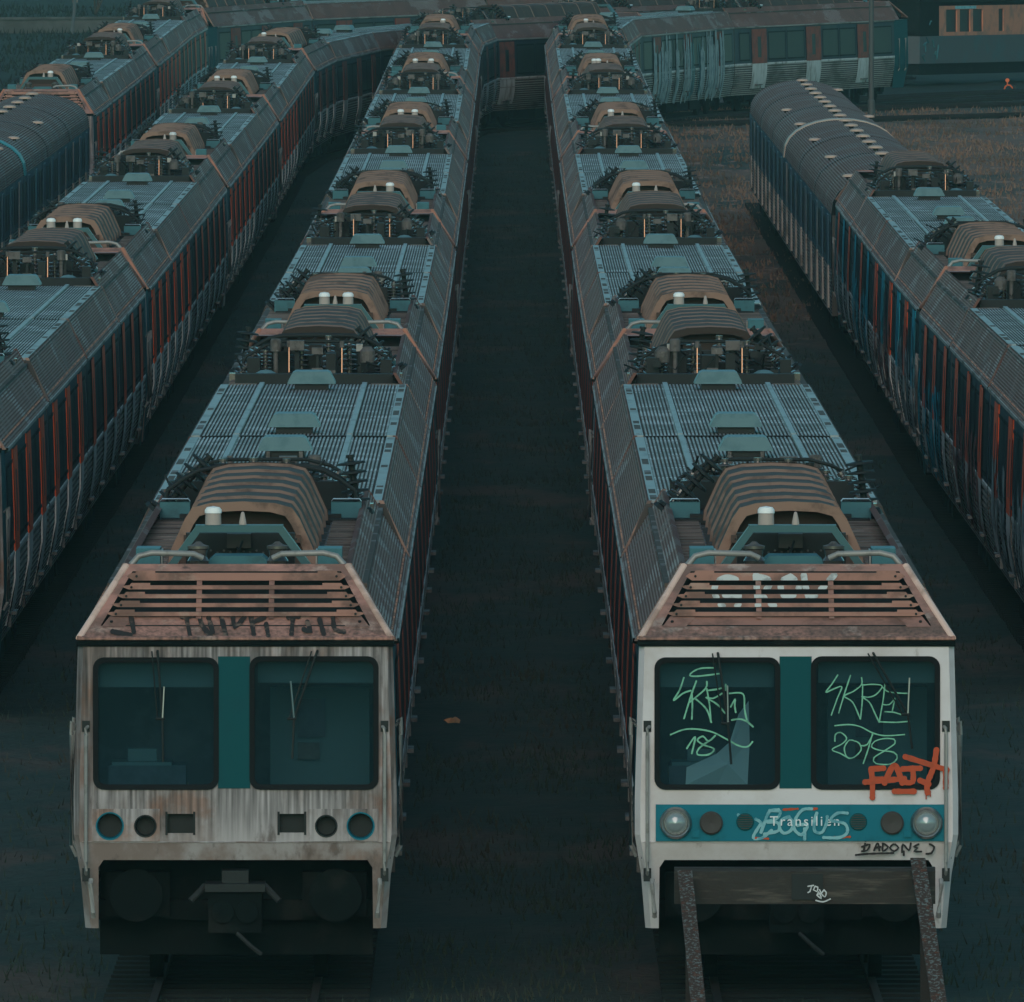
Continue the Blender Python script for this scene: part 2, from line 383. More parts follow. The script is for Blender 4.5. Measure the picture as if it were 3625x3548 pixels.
def cowl(parent, ya, yb, top, name='side_cowl', jag=False):
    """fluted sheet sloping from the eave up to the roof edge, with a proud rim at its near end"""
    for s, ts in ((-1,'L'), (1,'R')):
        mb = MB(); a = (XE+.03, ZE+.01); b = top
        dx, dz = b[0]-a[0], b[1]-a[1]; l = math.hypot(dx, dz); out = (dz/l, -dx/l)
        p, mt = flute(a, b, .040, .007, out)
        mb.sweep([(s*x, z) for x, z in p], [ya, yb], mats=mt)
        # thickness behind, and the top fold
        mb.sweep([(s*a[0],a[1]-.004),(s*(a[0]-.05),a[1]-.004),(s*(b[0]-.05),b[1]-.03),(s*b[0],b[1])], [ya, yb], 1)
        # end rims
        for y0, y1, mm in ((ya-.02, ya+.03, 2), (yb-.03, yb+.02, 1)):
            mb.prism([(s*(a[0]+.006),a[1]-.01),(s*(b[0]+.006),b[1]+.006),(s*(b[0]-.04),b[1]+.006),(s*(a[0]-.04),a[1]-.01)], y0, y1, mm)
        # rivets
        k = 0; y = ya+.4
        while y < yb:
            for f in (.12,):
                x = a[0]+dx*f+out[0]*.006; z = a[1]+dz*f+out[1]*.006
                mb.box(s*x-.008, s*x+.008, y, y+.03, z-.008, z+.010, 2)
            y += .45
        o = mb.build(name, [M['cowl'], M['cowl_dirt_shade'], M['rim']], parent); SIDE[o.data.name] = ts

def insulator(mb, c, h, axis=(0,0,1), n=6, r=.085, m=0, mtop=1):
    prof = [(.03,0)]
    for i in range(n):
        z = h*(i+.2)/n
        prof += [(.035, z), (r, z+.1*h/n), (r*.92, z+.32*h/n), (.035, z+.45*h/n)]
    prof += [(.03, h), (.045, h), (.045, h+.03), (.0, h+.03)]
    mb.lathe(prof, c, axis, 12, m)

# ---------------------------------------------------------------- motor carriage (cab at y=0)
NZ0, NZ1, NY1 = 3.20, 3.81, 1.15       # nose slope
def nose_xy(z): t = (z-NZ0)/(NZ1-NZ0); return NY1*t
def nose_half(z): t = (z-NZ0)/(NZ1-NZ0); return XE+(1.02-XE)*t

def rrect(x0, x1, z0, z1, r, n=6):
    P = []
    for cx, cz, a0 in ((x1-r,z1-r,0),(x0+r,z1-r,90),(x0+r,z0+r,180),(x1-r,z0+r,270)):
        for i in range(n+1):
            a = R(a0+90*i/n); P.append((cx+r*math.cos(a), cz+r*math.sin(a)))
    return P

def plate_with_holes(outline, holes, y0, y1, name, mats, parent):
    """flat plate in the xz plane with openings, given thickness"""
    import bmesh
    bm = bmesh.new(); loops = []
    for poly in [outline]+holes:
        vs = [bm.verts.new((x, y0, z)) for x, z in poly]
        for i in range(len(vs)): bm.edges.new((vs[i], vs[(i+1) % len(vs)]))
        loops.append(poly)
    bmesh.ops.triangle_fill(bm, use_beauty=True, use_dissolve=False, edges=bm.edges[:])
    for f in bm.faces:
        if f.normal.y > 0: f.normal_flip()
    for poly in loops:
        n = len(poly)
        a = [bm.verts.new((x, y0, z)) for x, z in poly]; b = [bm.verts.new((x, y1, z)) for x, z in poly]
        for i in range(n):
            j = (i+1) % n; bm.faces.new((a[i], a[j], b[j], b[i]))
    me = bpy.data.meshes.new(name); bm.to_mesh(me); bm.free()
    for m in mats: me.materials.append(m)
    o = bpy.data.objects.new(name, me); COL.objects.link(o); o.parent = parent
    return o

WSA = (-1.27, -.16, 1.84, 3.01); WSB = (.14, 1.28, 1.84, 3.02)
def make_motor(variant):
    root = empty('power_carriage')
    face = M['face_dirty'] if variant == 'a' else M['face_clean']
    nose = M['nose_a'] if variant == 'a' else M['nose_b']
    # flanks and far end
    mb = MB()
    for s in (-1, 1): side_shell(mb, s, 1.9, LC)
    mb.prism([(-1.28,.62),(-1.455,1.42),(-1.455,1.75),(-1.42,3.12),(-1.2,3.66),(1.2,3.66),(1.42,3.12),(1.455,1.75),(1.455,1.42),(1.28,.62)], LC-.05, LC, 1)
    mb.box(-.45, .45, LC, LC+.2, 1.05, 3.0, 3)
    mb.build('body_shell', [M['side'], M['side_dirt_shade'], M['band'], M['rubber'], M['white_door']], root)
    # cab shell: smooth painted corner plates
    prof = [(1.36,.56),(1.40,1.05),(1.458,1.42),(1.458,1.75),(1.44,2.4),(1.42,3.12)]
    for s in (-1, 1):
        mb = MB(); fr = [(s*(x-.05), z) for x, z in prof]; bk = [(s*x, z) for x, z in prof]
        b = 0
        for P_, y in ((fr, .0), (bk, .07), (bk, 1.9)):
            for x, z in P_: mb.v.append((x, y+(max(0,1.355-z)*.42 if y < .1 else 0), z))
        n = len(prof)
        for k in range(2):
            for i in range(n-1):
                a = b+k*n+i; mb.f.append((a, a+1, a+n+1, a+n)); mb.m.append(0 if k == 0 else 1)
        mb.build('cab_corner', [face, M['teal']], root)
    # front plate with the arch cut away at the bottom
    zc_ = 1.355
    up = [(-1.402,zc_),(1.402,zc_),(1.408,1.42),(1.408,1.75),(1.39,2.4),(1.37,3.12),(-1.37,3.12),(-1.39,2.4),(-1.408,1.75),(-1.408,1.42)]
    low = [(-1.31,.56),(-1.24,.56),(-1.235,1.12),(-1.19,1.19),(1.19,1.19),(1.235,1.12),(1.24,.56),(1.31,.56),(1.35,1.05),(1.402,zc_),(-1.402,zc_),(-1.35,1.05)]
    holes = [rrect(*WSA, .09), rrect(*WSB, .09)]
    if variant == 'a':
        for x, r in ((-1.13,.115),(-.81,.09),(.82,.09),(1.13,.115)):
            holes.append([(x+r*math.cos(R(a)), 1.50+r*math.sin(R(a))) for a in range(0,360,15)])
        holes += [[(-.61,1.435),(-.38,1.435),(-.38,1.61),(-.61,1.61)], [(.40,1.44),(.62,1.44),(.62,1.61),(.40,1.61)]]
    plate_with_holes(up, holes, -.004, .035, 'front_plate', [face], root)
    lo = plate_with_holes(low, [], -.004, .035, 'lower_front_plate', [face], root)
    for v in lo.data.vertices: v.co.y += (zc_-v.co.z)*.42
    # tuck-under: the plate below the crease leans back, shown as a crease lip
    mb = MB(); mb.xprism([(-.004,1.362),(-.010,1.358),(-.010,1.352),(-.002,1.346)], -1.38, 1.38)
    mb.build('crease_strip', [face], root)
    # windscreens with rubber
    for nm, w in (('left',WSA), ('right',WSB)):
        mb = MB(); mb.face([(x, .02, z) for x, z in rrect(*w, .09)][::-1], 0)
        g = mb.build('windscreen', [M['screen']], root)
        mb = MB(); a = rrect(w[0]-.012, w[1]+.012, w[2]-.012, w[3]+.012, .10); c = rrect(w[0]+.035, w[1]-.035, w[2]+.035, w[3]-.035, .065); n = len(a)
        for i in range(n):
            j = (i+1) % n
            mb.face([(a[i][0],-.008,a[i][1]),(a[j][0],-.008,a[j][1]),(a[j][0],-.022,a[j][1]),(a[i][0],-.022,a[i][1])])
            mb.face([(a[i][0],-.022,a[i][1]),(a[j][0],-.022,a[j][1]),(c[j][0],-.016,c[j][1]),(c[i][0],-.016,c[i][1])])
            mb.face([(c[i][0],-.016,c[i][1]),(c[j][0],-.016,c[j][1]),(c[j][0],.018,c[j][1]),(c[i][0],.018,c[i][1])])
        mb.build('rubber_seal', [M['rubber']], g)
    mb = MB(); mb.box(-.155, .135, -.012, -.004, 1.84, 3.03); mb.build('centre_panel', [M['teal']], root)
    # cab interior
    mb = MB()
    mb.box(-1.36, 1.36, 1.75, 1.8, 1.3, 3.1, 0); mb.box(-1.36, 1.36, .12, 1.75, 1.3, 1.34, 0)
    mb.box(-1.40, -1.37, .1, 1.8, 1.2, 3.1, 0); mb.box(1.37, 1.40, .1, 1.8, 1.2, 3.1, 0); mb.box(-1.37, 1.37, .1, 1.75, 3.07, 3.10, 0)
    mb.box(-.12, .10, .12, 1.75, 1.3, 3.07, 0)
    mb.box(-1.15, -.45, .35, 1.0, 1.34, 2.03, 0); mb.box(-1.12, -.58, .34, .95, 2.03, 2.06, 1); mb.box(-.98, -.72, .6, .75, 2.06, 2.17, 1)
    mb.box(.30, 1.2, 1.2, 1.7, 1.34, 2.7, 1); mb.box(.55, .80, 1.15, 1.2, 2.25, 2.6, 0); mb.box(.55, .75, 1.14, 1.2, 2.05, 2.2, 2)
    mb.box(.2, 1.34, .3, .5, 2.78, 3.0, 1); mb.box(-1.3, -.2, .3, .5, 2.74, 3.0, 1)
    mb.build('cab_interior', [M['interior'], M['interior_b'], M['grey_part']], root)
    if variant == 'b':
        mb = MB()
        P = [(-1.0,1.86),(-.72,1.84),(-.44,1.86),(-.42,2.25),(-.43,2.62),(-.52,2.5),(-.60,2.25),(-.72,2.14),(-.99,2.02)]
        c = (-.62, 2.05)
        for i in range(len(P)):
            j = (i+1) % len(P)
            mb.face([(c[0],.16,c[1]),(P[j][0],.20+.05*(j % 2),P[j][1]),(P[i][0],.20+.05*(i % 2),P[i][1])])
        mb.build('crumpled_sheet', [M['cloth']], root)
    # wipers
    def wiper(base, elbow, top, bot):
        mb = MB(); y = -.06
        mb.tube([(base[0],-.01,base[1]),(base[0],y,base[1]),(elbow[0],y,elbow[1])], .012, 6, 0)
        mb.tube([(base[0]-.05,y,base[1]),(elbow[0]-.045,y,elbow[1])], .007, 5, 0)
        mb.tube([(elbow[0]-.06,y-.01,elbow[1]),(elbow[0]+.02,y-.01,elbow[1])], .014, 6, 0)
        mb.tube([(top[0],y-.01,top[1]),(elbow[0],y-.012,elbow[1])], .008, 5, 1)
        mb.tube([(elbow[0],y-.012,elbow[1]),(bot[0],y-.01,bot[1])], .011, 5, 0)
        mb.build('wiper', [M['black'], M['chrome']], root)
    if variant == 'a':
        wiper((-.70,3.08),(-.655,2.47),(-.64,2.76),(-.65,2.08)); wiper((.74,3.08),(.53,2.47),(.50,2.81),(.515,2.11))
    else:
        wiper((-.71,3.06),(-.62,2.43),(-.625,2.77),(-.59,2.06)); wiper((.69,3.06),(1.0,2.51),(1.015,2.84),(1.04,2.20))
    # lamps
    if variant == 'a':
        for x0, x1 in ((-1.29,-.68),(.66,1.29)):
            hs = [[(x+r*math.cos(R(a)), 1.50+r*math.sin(R(a))) for a in range(0,360,15)] for x, r in (((-1.13,.125),(-.81,.10)) if x0 < 0 else ((.82,.10),(1.13,.125)))]
            plate_with_holes([(x0,1.362),(x1,1.362),(x1,1.655),(x0,1.655)], hs, -.022, -.005, 'lamp_bezel', [M['face_dirty']], root)
        for x, r in ((-1.13,.116),(-.81,.091),(.82,.091),(1.13,.116)):
            mb = MB(); mb.lathe([(r+.012,-.027),(r,-.026),(r*.93,.02),(r*.9,.10),(0,.10)], (x,0,1.5), (0,1,0), 24, mats=[0,0,0,1,1])
            mb.build('lamp_socket', [M['teal_band'] if r > .1 else M['black'], M['black']], root)
        for x0, x1 in ((-.61,-.38),(.40,.62)):
            mb = MB(); mb.box(x0, x1, .09, .10, 1.43, 1.615); mb.box(x0-.02, x0, -.012, .09, 1.42, 1.63); mb.box(x1, x1+.02, -.012, .09, 1.42, 1.63)
            mb.build('socket_opening', [M['black']], root)
    else:
        mb = MB(); mb.box(-1.27, 1.34, -.035, -.005, 1.365, 1.695); mb.build('lamp_band', [M['teal_band']], root)
        for x in (-1.09, 1.17):
            mb = MB(); mb.lathe([(.145,-.004),(.145,-.04),(.125,-.075),(.105,-.06),(.10,-.045)], (x,-.035,1.53), (0,1,0), 28)
            o = mb.build('headlight', [M['chrome']], root, True)
            mb = MB(); mb.lathe([(.10,0),(.085,-.028),(.055,-.045),(.0,-.052)], (x,-.078,1.53), (0,1,0), 24)
            mb.build('lens', [M['lamp_glass']], o, True)
        for x in (-.77, .86):
            mb = MB(); mb.lathe([(.105,0),(.105,-.03),(.09,-.045),(.0,-.03)], (x,-.035,1.53), (0,1,0), 24); mb.build('tail_lamp', [M['lamp_dark']], root)
        for x in (-.465, .555):
            mb = MB(); mb.lathe([(.08,0),(.08,-.012),(.07,-.016),(.0,-.01)], (x,-.035,1.54), (0,1,0), 20)
            for i in range(-3, 4):
                w = math.sqrt(max(.0, .07**2-(i*.02)**2)); mb.box(x-w, x+w, -.057, -.046, 1.54+i*.02-.004, 1.54+i*.02+.004, 1)
            mb.build('speaker_grille', [M['teal'], M['lamp_dark']], root)
        for x in (-.91, 1.0):
            mb = MB(); mb.box(x-.033, x+.033, -.06, -.035, 1.40, 1.46); mb.build('bracket', [M['teal_band']], root)
    # grab rails
    for x, z0, z1, y in ((-1.345,1.10,2.38,-.05),(1.345,1.10,2.38,-.05)):
        mb = MB(); mb.tube([(x+.02*(1 if x<0 else -1),0,z1+.02),(x,y,z1),(x,y,z1-.06),(x,y,z0+.08),(x,y,z0),(x,0,z0-.04)], .016, 8)
        mb.box(x-.035, x+.035, -.014, 0, z1-.03, z1+.07, 1); mb.box(x-.035, x+.035, -.014, 0, z0-.1, z0+.02, 1)
        mb.build('grab_rail', [M['pipe'], M['black']], root, True)
    for s in (-1, 1):
        for y in (.5, 1.35):
            mb = MB(); mb.tube([(s*1.44,y,2.38),(s*1.485,y,2.42),(s*1.49,y,2.3),(s*1.49,y,1.3),(s*1.44,y,1.2)], .018, 8)
            mb.build('side_grab_rail', [M['pipe']], root, True)
        mb = MB(); x = s*1.30
        mb.tube([(x,-.02,1.02),(x+s*.005,-.05,.98),(x-s*.02,-.05,.72),(x-s*.02,-.02,.68)], .022, 8); mb.build('step_handle', [M['pipe']], root, True)
    # gasket line and nose
    mb = MB(); mb.xprism([(-.02,3.12),(-.03,3.14),(-.03,3.165),(-.005,3.175),(.06,3.2),(.06,3.12)], -1.43, 1.43, 0)
    mb.xprism([(-.02,3.176),(-.03,3.182),(-.03,3.20),(.0,3.215),(.06,3.215),(.06,3.176)], -1.425, 1.425, 1)
    mb.build('eave_gutter', [M['under'], nose], root)
    mb = MB()
    zi0, zi1 = 3.30, 3.76
    def NP(x, z, d=0): # point on nose slope, d metres in front of it
        y = nose_xy(z); nx = Vector((0, -(NZ1-NZ0), NY1)).normalized()
        return (x, y + nx.y*d, z + nx.z*d)
    hi0, hi1 = 1.215, .945
    o_ = [(-XE,NZ0),(XE,NZ0),(1.02,NZ1),(-1.02,NZ1)]; i_ = [(-hi0,zi0),(hi0,zi0),(hi1,zi1),(-hi1,zi1)]
    for k in range(4):
        j = (k+1) % 4
        mb.face([NP(*o_[k]), NP(*o_[j]), NP(*i_[j]), NP(*i_[k])])
        mb.face([NP(*i_[k]), NP(*i_[j]), NP(*i_[j], -.14), NP(*i_[k], -.14)], 1)
    mb.face([NP(*p, -.14) for p in i_], 1)
    # rounded corner posts and top rim
    for s in (-1, 1):
        mb.tube([NP(s*(XE-.015), NZ0, -.012), NP(s*1.005, NZ1, -.012)], .034, 10, 2)
    mb.tube([(-1.01,NY1+.02,NZ1-.01),(1.01,NY1+.02,NZ1-.01)], .022, 8, 0)
    mb.face([(-1.02,NY1,NZ1),(1.02,NY1,NZ1),(1.02,NY1+.25,NZ1-.02),(-1.02,NY1+.25,NZ1-.02)], 0)
    mb.build('nose_cowl', [nose, M['black'], M['edge']], root)
    # lower nose panel seam plates (triangular corners with a bolt)
    mb = MB()
    for s in (-1, 1):
        mb.face([NP(s*1.21,3.285,.006), NP(s*1.0,3.285,.006), NP(s*.90,3.375,.006), NP(s*1.135,3.375,.006)][::s], 0)
        mb.lathe([(.014,0),(.014,.012),(0,.014)], NP(s*1.12,3.325,.006), (0,-.5,.87), 8, 1)
    mb.xprism([NP(0,3.295,.004)[1:], NP(0,3.302,.004)[1:], NP(0,3.302,-.01)[1:], NP(0,3.295,-.01)[1:]], -1.2, 1.2, 1)
    # the sheet below the lowest louvre
    mb.face([NP(-1.16,3.305,-.004), NP(1.16,3.305,-.004), NP(1.12,3.40,-.004), NP(-1.12,3.40,-.004)], 0)
    for x in (-.335, .32):
        mb.box(x-.03, x+.03, .34, .36, 3.38, 3.42, 1)
    mb.build('nose_panel', [M['louv_a'] if variant == 'b' else nose, M['black']], root)
    # louvres
    zs = [3.395, 3.470, 3.545, 3.620, 3.695]
    LOUV = []
    for k, zc in enumerate(zs):
        h = .012 if k < 4 else .045
        half = hi0 + (hi1-hi0)*(zc-zi0)/(zi1-zi0) + .012
        yb = nose_xy(zc) - .075
        mb = MB()
        # plate: front lip vertical, then a top sloping back into the recess; chamfered ends
        pl = [(-half+.06, zc-.012), (half-.06, zc-.012), (half, zc+.008+h*.4), (half-.04, zc+h+.012), (-half+.04, zc+h+.012), (-half, zc+.008+h*.4)]
        mb.prism(pl, yb, yb+.012, 0)
        mb.box(-half+.06, half-.06, yb+.002, yb+.05, zc+h+.006, zc+h+.012, 0)
        # strengthening hook plates at the ends
        for s in (-1, 1):
            x0, x1 = sorted((s*(half-.06), s*(half-.26)))
            mb.face([(x0, yb-.004, zc+.012), (x1, yb-.004, zc+.012), (x1-(.03 if s > 0 else .0), yb-.004, zc+h+.034), (x0+(.03 if s < 0 else 0), yb-.004, zc+h+.034)], 0)
            mb.lathe([(.012,0),(.012,.01),(0,.012)], (s*(half-.09), yb, zc+h*.6), (0,-1,0), 8, 1)
        o = mb.build('louvre', [M['louv_a'], M['black']], root)
        LOUV.append((zc-.012, zc+h+.012, yb))
    for x in (-.335, .32):
        mb = MB(); mb.xprism([(nose_xy(3.36)-.03,3.36),(nose_xy(3.74)-.03,3.74),(nose_xy(3.74)+.03,3.74),(nose_xy(3.36)+.03,3.36)], x-.024, x+.024)
        mb.build('louvre_strut', [M['louv_a']], root)
    # gear just behind the rim
    for s in (-1, 1):
        mb = MB(); mb.tube([(s*.32,NY1+.45,3.86),(s*.40,NY1+.42,3.90),(s*.78,NY1+.40,3.91),(s*.90,NY1+.40,3.88),(s*.97,NY1+.38,3.80)], .028, 10)
        mb.build('lifting_pipe', [M['pipe']], root, True)
        mb = MB(); mb.lathe([(.09,0),(.10,.05),(.075,.09),(.085,.15),(.10,.16),(.10,.185),(.0,.185)], (s*.36, NY1+.62, 3.78), (0,0,1), 16, 0)
        mb.lathe([(.10,.185),(.05,.20),(.02,.225),(0,.225)], (s*.36, NY1+.62, 3.78), (0,0,1), 12, 1)
        mb.build('horn', [M['ceramic'], M['grey_part']], root, True)
    mb = MB(); P = [(-.28,3.74),(.28,3.74),(.27,3.82),(.22,3.865),(-.22,3.865),(-.27,3.82)]
    mb.prism(P, NY1+.9, NY1+1.6); mb.build('dome_cover', [M['box']], root)
    # walkway and roof deck
    mb = MB()
    mb.box(-1.18, 1.18, NY1+.2, LC, 3.60, 3.64, 1)
    y = 3.0
    while y < LC-.3:
        for s in (-1, 1):
            mb.box(*sorted((s*.70, s*1.09)), y, y+.62, 3.645, 3.665, 0)
            for q in range(5): mb.box(*sorted((s*.72, s*1.07)), y+.05+q*.115, y+.09+q*.115, 3.665, 3.685, 0)
        y += .8
    mb.build('roof_walkway', [M['walk'], M['roof_dirt_shade']], root)
    cowl(root, 1.25, LC, (1.03, 3.82))
    # support frame: angled portal
    mb = MB(); y = 2.6
    def beam(a, b, w=.065):
        ax, az = a; bx, bz = b; l = math.hypot(bx-ax, bz-az); nx, nz = -(bz-az)/l*w/2, (bx-ax)/l*w/2
        mb.prism([(ax+nx,az+nz),(bx+nx,bz+nz),(bx-nx,bz-nz),(ax-nx,az-nz)], y, y+.3)
    beam((-.66,3.70),(-.375,4.09)); beam((.66,3.70),(.375,4.09)); 
    mb.box(-.40, .40, y-.003, y+.303, 4.06, 4.125)
    mb.build('support_frame', [M['grey_blue']], root)
    mb = MB(); mb.lathe([(.075,0),(.072,.10),(.078,.105),(.078,.135),(.06,.16),(.0,.17)], (-.24,2.75,4.126), (0,0,1), 20, mats=[0,0,1,1,1])
    mb.build('beacon', [M['beacon_body'], M['white']], root, True)
    mb = MB(); mb.lathe([(.036,0),(.033,.03),(.018,.10),(.012,.115),(.0,.12)], (.03,2.75,4.126), (0,0,1), 12); mb.build('antenna', [M['beacon_body']], root, True)
    mb = MB()
    for i in range(16):
        x = -.45+i*.06; mb.lathe([(.012,0),(.012,.02),(0,.025)], (x,3.3,3.86+.01*math.sin(i*9)), (0,-1,0), 6, 0)
    mb.box(-.5, .5, 3.3, 3.5, 3.66, 4.03, 1)
    mb.box(-.12, .10, 3.1, 3.3, 3.9, 4.03, 2)
    mb.tube([(-.08,3.0,3.74),(-.02,2.95,3.84),(.02,3.1,3.96),(.05,3.2,4.02)], .01, 6, 1); mb.tube([(.06,3.0,3.72),(.0,2.9,3.84),(-.04,3.2,3.94)], .009, 6, 1)
    mb.build('relay_panel', [M['grey_part'], M['black'], M['lamp_dark']], root)
    for s in (-1, 1):
        mb = MB(); mb.box(*sorted((s*.72, s*.94)), 2.4, 3.1, 3.66, 3.92, 0); mb.box(*sorted((s*.70, s*.715)), 2.5, 3.0, 3.68, 3.90, 1); mb.build('junction_box', [M['box'], M['pipe']], root)
    # equipment hood: ribbed casing
    def hood_prof(e):
        return [(-.655-e,3.70),(-.645-e,3.80),(-.50-e,4.12),(-.44-e*.7,4.20+e*.7),(-.30,4.235+e),(0,4.25+e),(.30,4.235+e),(.44+e*.7,4.20+e*.7),(.50+e,4.12),(.645+e,3.80),(.655+e,3.70)]
    mb = MB(); ya, yb = 4.6, 16.8; n = 3; w = (yb-ya)/n
    for i in range(n):
        y = ya+i*w
        segs = [(y,.022),(y+.13*w,.016),(y+.14*w,.0),(y+.49*w,-.006),(y+.50*w,.022),(y+.63*w,.016),(y+.64*w,.0),(y+.99*w,-.006),(y+w,.022)]
        rows = [hood_prof(e) for _, e in segs]; b = len(mb.v); k = len(rows[0])
        for (yy, e), row in zip(segs, rows):
            for x, z in row: mb.v.append((x, yy, z))
        for r in range(len(segs)-1):
            for c in range(k-1):
                a = b+r*k+c; mb.f.append((a, a+1, a+k+1, a+k)); mb.m.append(2 if r in (1,3,5,7) else 0)
    # mouth: thick lip, then dark inside, lower apron
    P = hood_prof(.03); Q = [(x*.86, 3.74+(z-3.74)*.84) for x, z in P]
    for yy, fl in ((ya, 1), (yb, -1)):
        for i in range(len(P)-1):
            q = [(P[i][0],yy,P[i][1]),(P[i+1][0],yy,P[i+1][1]),(Q[i+1][0],yy,Q[i+1][1]),(Q[i][0],yy,Q[i][1])]
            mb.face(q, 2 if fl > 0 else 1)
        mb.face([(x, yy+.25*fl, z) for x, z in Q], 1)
        mb.face([(-.6,yy+.02*fl,3.70),(.6,yy+.02*fl,3.70),(.56,yy+.02*fl,3.90),(-.56,yy+.02*fl,3.90)], 0 if fl > 0 else 1)
    mb.build('equipment_hood', [M['hood'], M['hood_dark'], M['hood_rib_lit']], root)
    for s in (-1, 1):
        mb = MB(); mb.box(*sorted((s*.36, s*.54)), ya-.12, ya+.02, 3.90, 3.97, 0)
        for i in range(3): mb.lathe([(.01,0),(.01,.01),(0,.01)], (s*(.40+.05*i), ya-.12, 3.935), (0,-1,0), 6, 1)
        mb.build('hood_latch', [M['hood'], M['black']], root)
    # inboard end: pantograph arch, insulators, switchgear
    mb = MB(); mb.box(-.98, .98, 17.2, 21.9, 3.645, 3.70); mb.box(-.80,.80, 17.4, 21.4, 3.70, 3.74)
    mb.box(-1.0, 1.0, 21.9, 22.3, 3.64, 3.80); mb.build('equipment_tray', [M['black']], root)
    arch = [(-.95,3.86),(-.93,3.96),(-.78,4.07),(-.62,4.155),(-.45,4.19),(0,4.20),(.45,4.19),(.62,4.155),(.78,4.07),(.93,3.96),(.95,3.86)]
    mb = MB()
    for y in (18.0, 18.5):
        mb.tube([(x, y, z) for x, z in arch], .022, 8)
    for x in (-.42,-.2,.0,.2,.42): mb.tube([(x,18.0,4.19),(x+.1,18.0,4.08)], .012, 5)
    mb.box(-.45,.45, 18.02, 18.48, 4.05, 4.08); mb.box(-.46,-.42,18.0,18.5,3.74,4.18); mb.box(.42,.46,18.0,18.5,3.74,4.18)
    if variant in 'ab': mb.build('pantograph_frame', [M['black']], root)
    for x, y, h, r in ((-.78,19.3,.30,.10),(-.42,20.8,.42,.10),(.22,20.8,.42,.10),(.60,20.9,.30,.085),(-.10,19.8,.46,.09),(.80,19.2,.30,.10)):
        mb = MB(); insulator(mb, (x,y,3.74), h, n=7, r=r); mb.build('insulator', [M['ceramic']], root)
    for c_, h_, ax_ in (((-1.02,18.3,3.72), .74, (.55,0,.62)), ((.96,18.3,3.72), .56, (-.12,0,.9)), ((.42,19.6,3.72), .44, (0,0,1)), ((-.25,18.9,3.72), .42, (0,0,1))):
        mb = MB(); insulator(mb, c_, h_, ax_, 6, .15); mb.lathe([(.17,-.02),(.16,.02),(.05,.06),(0,.06)], c_, ax_, 10); mb.build('bushing', [M['black']], root)
    for x, y, w_, h_ in ((-.9,20.9,.14,.22),(-.55,19.9,.2,.30),(.05,20.4,.22,.26),(.45,20.3,.2,.32),(.78,20.8,.16,.24),(-.2,21.0,.12,.3)):
        mb = MB(); mb.box(x-w_/2, x+w_/2, y, y+.5, 3.70, 3.74+h_); mb.build('switch_cabinet', [M['black']], root)
    for s, ts in ((-1,0), (1,1)):
        mb = MB(); insulator(mb, (s*.98,20.2,3.72), .40, (-s*.55,.1,.8), 6, .095)
        mb.box(*sorted((s*.86,s*1.10)), 20.05, 20.4, 3.66, 3.76); mb.build('slanted_insulator', [M['ceramic']], root)
    for x in (-.36, .28):
        mb = MB(); mb.tube([(x,21.55,3.80),(x,21.5,4.14)], .009, 6); mb.lathe([(.03,0),(.03,.08),(0,.08)], (x,21.5,4.12), (0,0,1), 10, 1); mb.build('contact_rod', [M['copper'], M['grey_part']], root)
    mb = MB(); mb.box(.14,.32, 21.2, 21.5, 4.08, 4.20, 0); mb.box(.16,.30, 21.15, 21.2, 4.10, 4.15, 1); mb.box(.2,.26,21.3,21.4,3.74,4.08,1); mb.build('relay_box', [M['grey_part'], M['black']], root)
    mb = MB(); mb.lathe([(.03,-.3),(.03,0),(.07,0),(.07,.14),(.05,.16),(0,.16)], (.50,21.2,4.06), (0,0,1), 12); mb.build('canister', [M['grey_part']], root)
    mb = MB(); mb.box(-.10,.04, 21.3, 21.5, 4.03, 4.11, 0); mb.box(-.05,-.01,21.35,21.45,3.74,4.03,1); mb.build('contactor', [M['grey_part'], M['black']], root)
    mb = MB(); mb.box(-.60,-.52, 21.0, 21.2, 4.06, 4.15, 0); mb.box(-.58,-.54,21.05,21.15,3.74,4.06,1); mb.build('junction_block', [M['pipe'], M['black']], root)
    mb = MB(); mb.lathe([(.09,0),(.10,.14),(.05,.2),(0,.2)], (-.66,21.2,3.92), (0,0,1), 12, 0); mb.build('canister', [M['grey_part']], root)
    mb = MB(); mb.box(-.85,.85, 19.0, 19.1, 3.74, 4.02); mb.build('back_board', [M['black']], root)
    mb = MB(); mb.box(-.26,-.12,21.6,21.7,3.76,3.83,0); mb.box(-.10,.04,21.6,21.7,3.77,3.86,0); mb.box(.06,.20,21.6,21.7,3.76,3.83,0)
    mb.lathe([(.16,0),(.14,.04),(.07,.08),(0,.09)], (.62,21.65,3.75), (0,0,1), 16, 1)
    mb.build('fuse_box', [M['grey_part'], M['vent']], root)
    mb = MB()
    rnd = random.Random(3 if variant == 'a' else 5)
    for i in range(34):
        x = rnd.uniform(-.85,.85); y = rnd.uniform(19.2,21.5); z = rnd.uniform(3.78,4.14)
        x2 = x+rnd.uniform(-.35,.35); z2 = z+rnd.uniform(-.15,.15)
        mb.tube([(x,y,z),((x+x2)/2,y-.05,min(z,z2)-.06),(x2,y+rnd.uniform(-.4,.4),z2)], .012, 5)
        if i % 3 == 0: mb.box(x-.05,x+.05,y,y+.1,z-.04,z+.04)
    mb.tube([(-.9,20.6,3.95),(-.8,20.8,3.88),(-.6,20.9,3.88),(-.45,21.0,3.97)], .02, 6)
    arch2 = [(-.92,20.9,3.90),(-.88,20.9,3.99),(-.62,20.9,4.13),(-.4,20.9,4.18),(.42,20.9,4.18),(.66,20.9,4.12),(.9,20.9,3.98),(.93,20.9,3.88)]
    mb.tube(arch2, .02, 7)
    mb.build('cable', [M['black']], root)
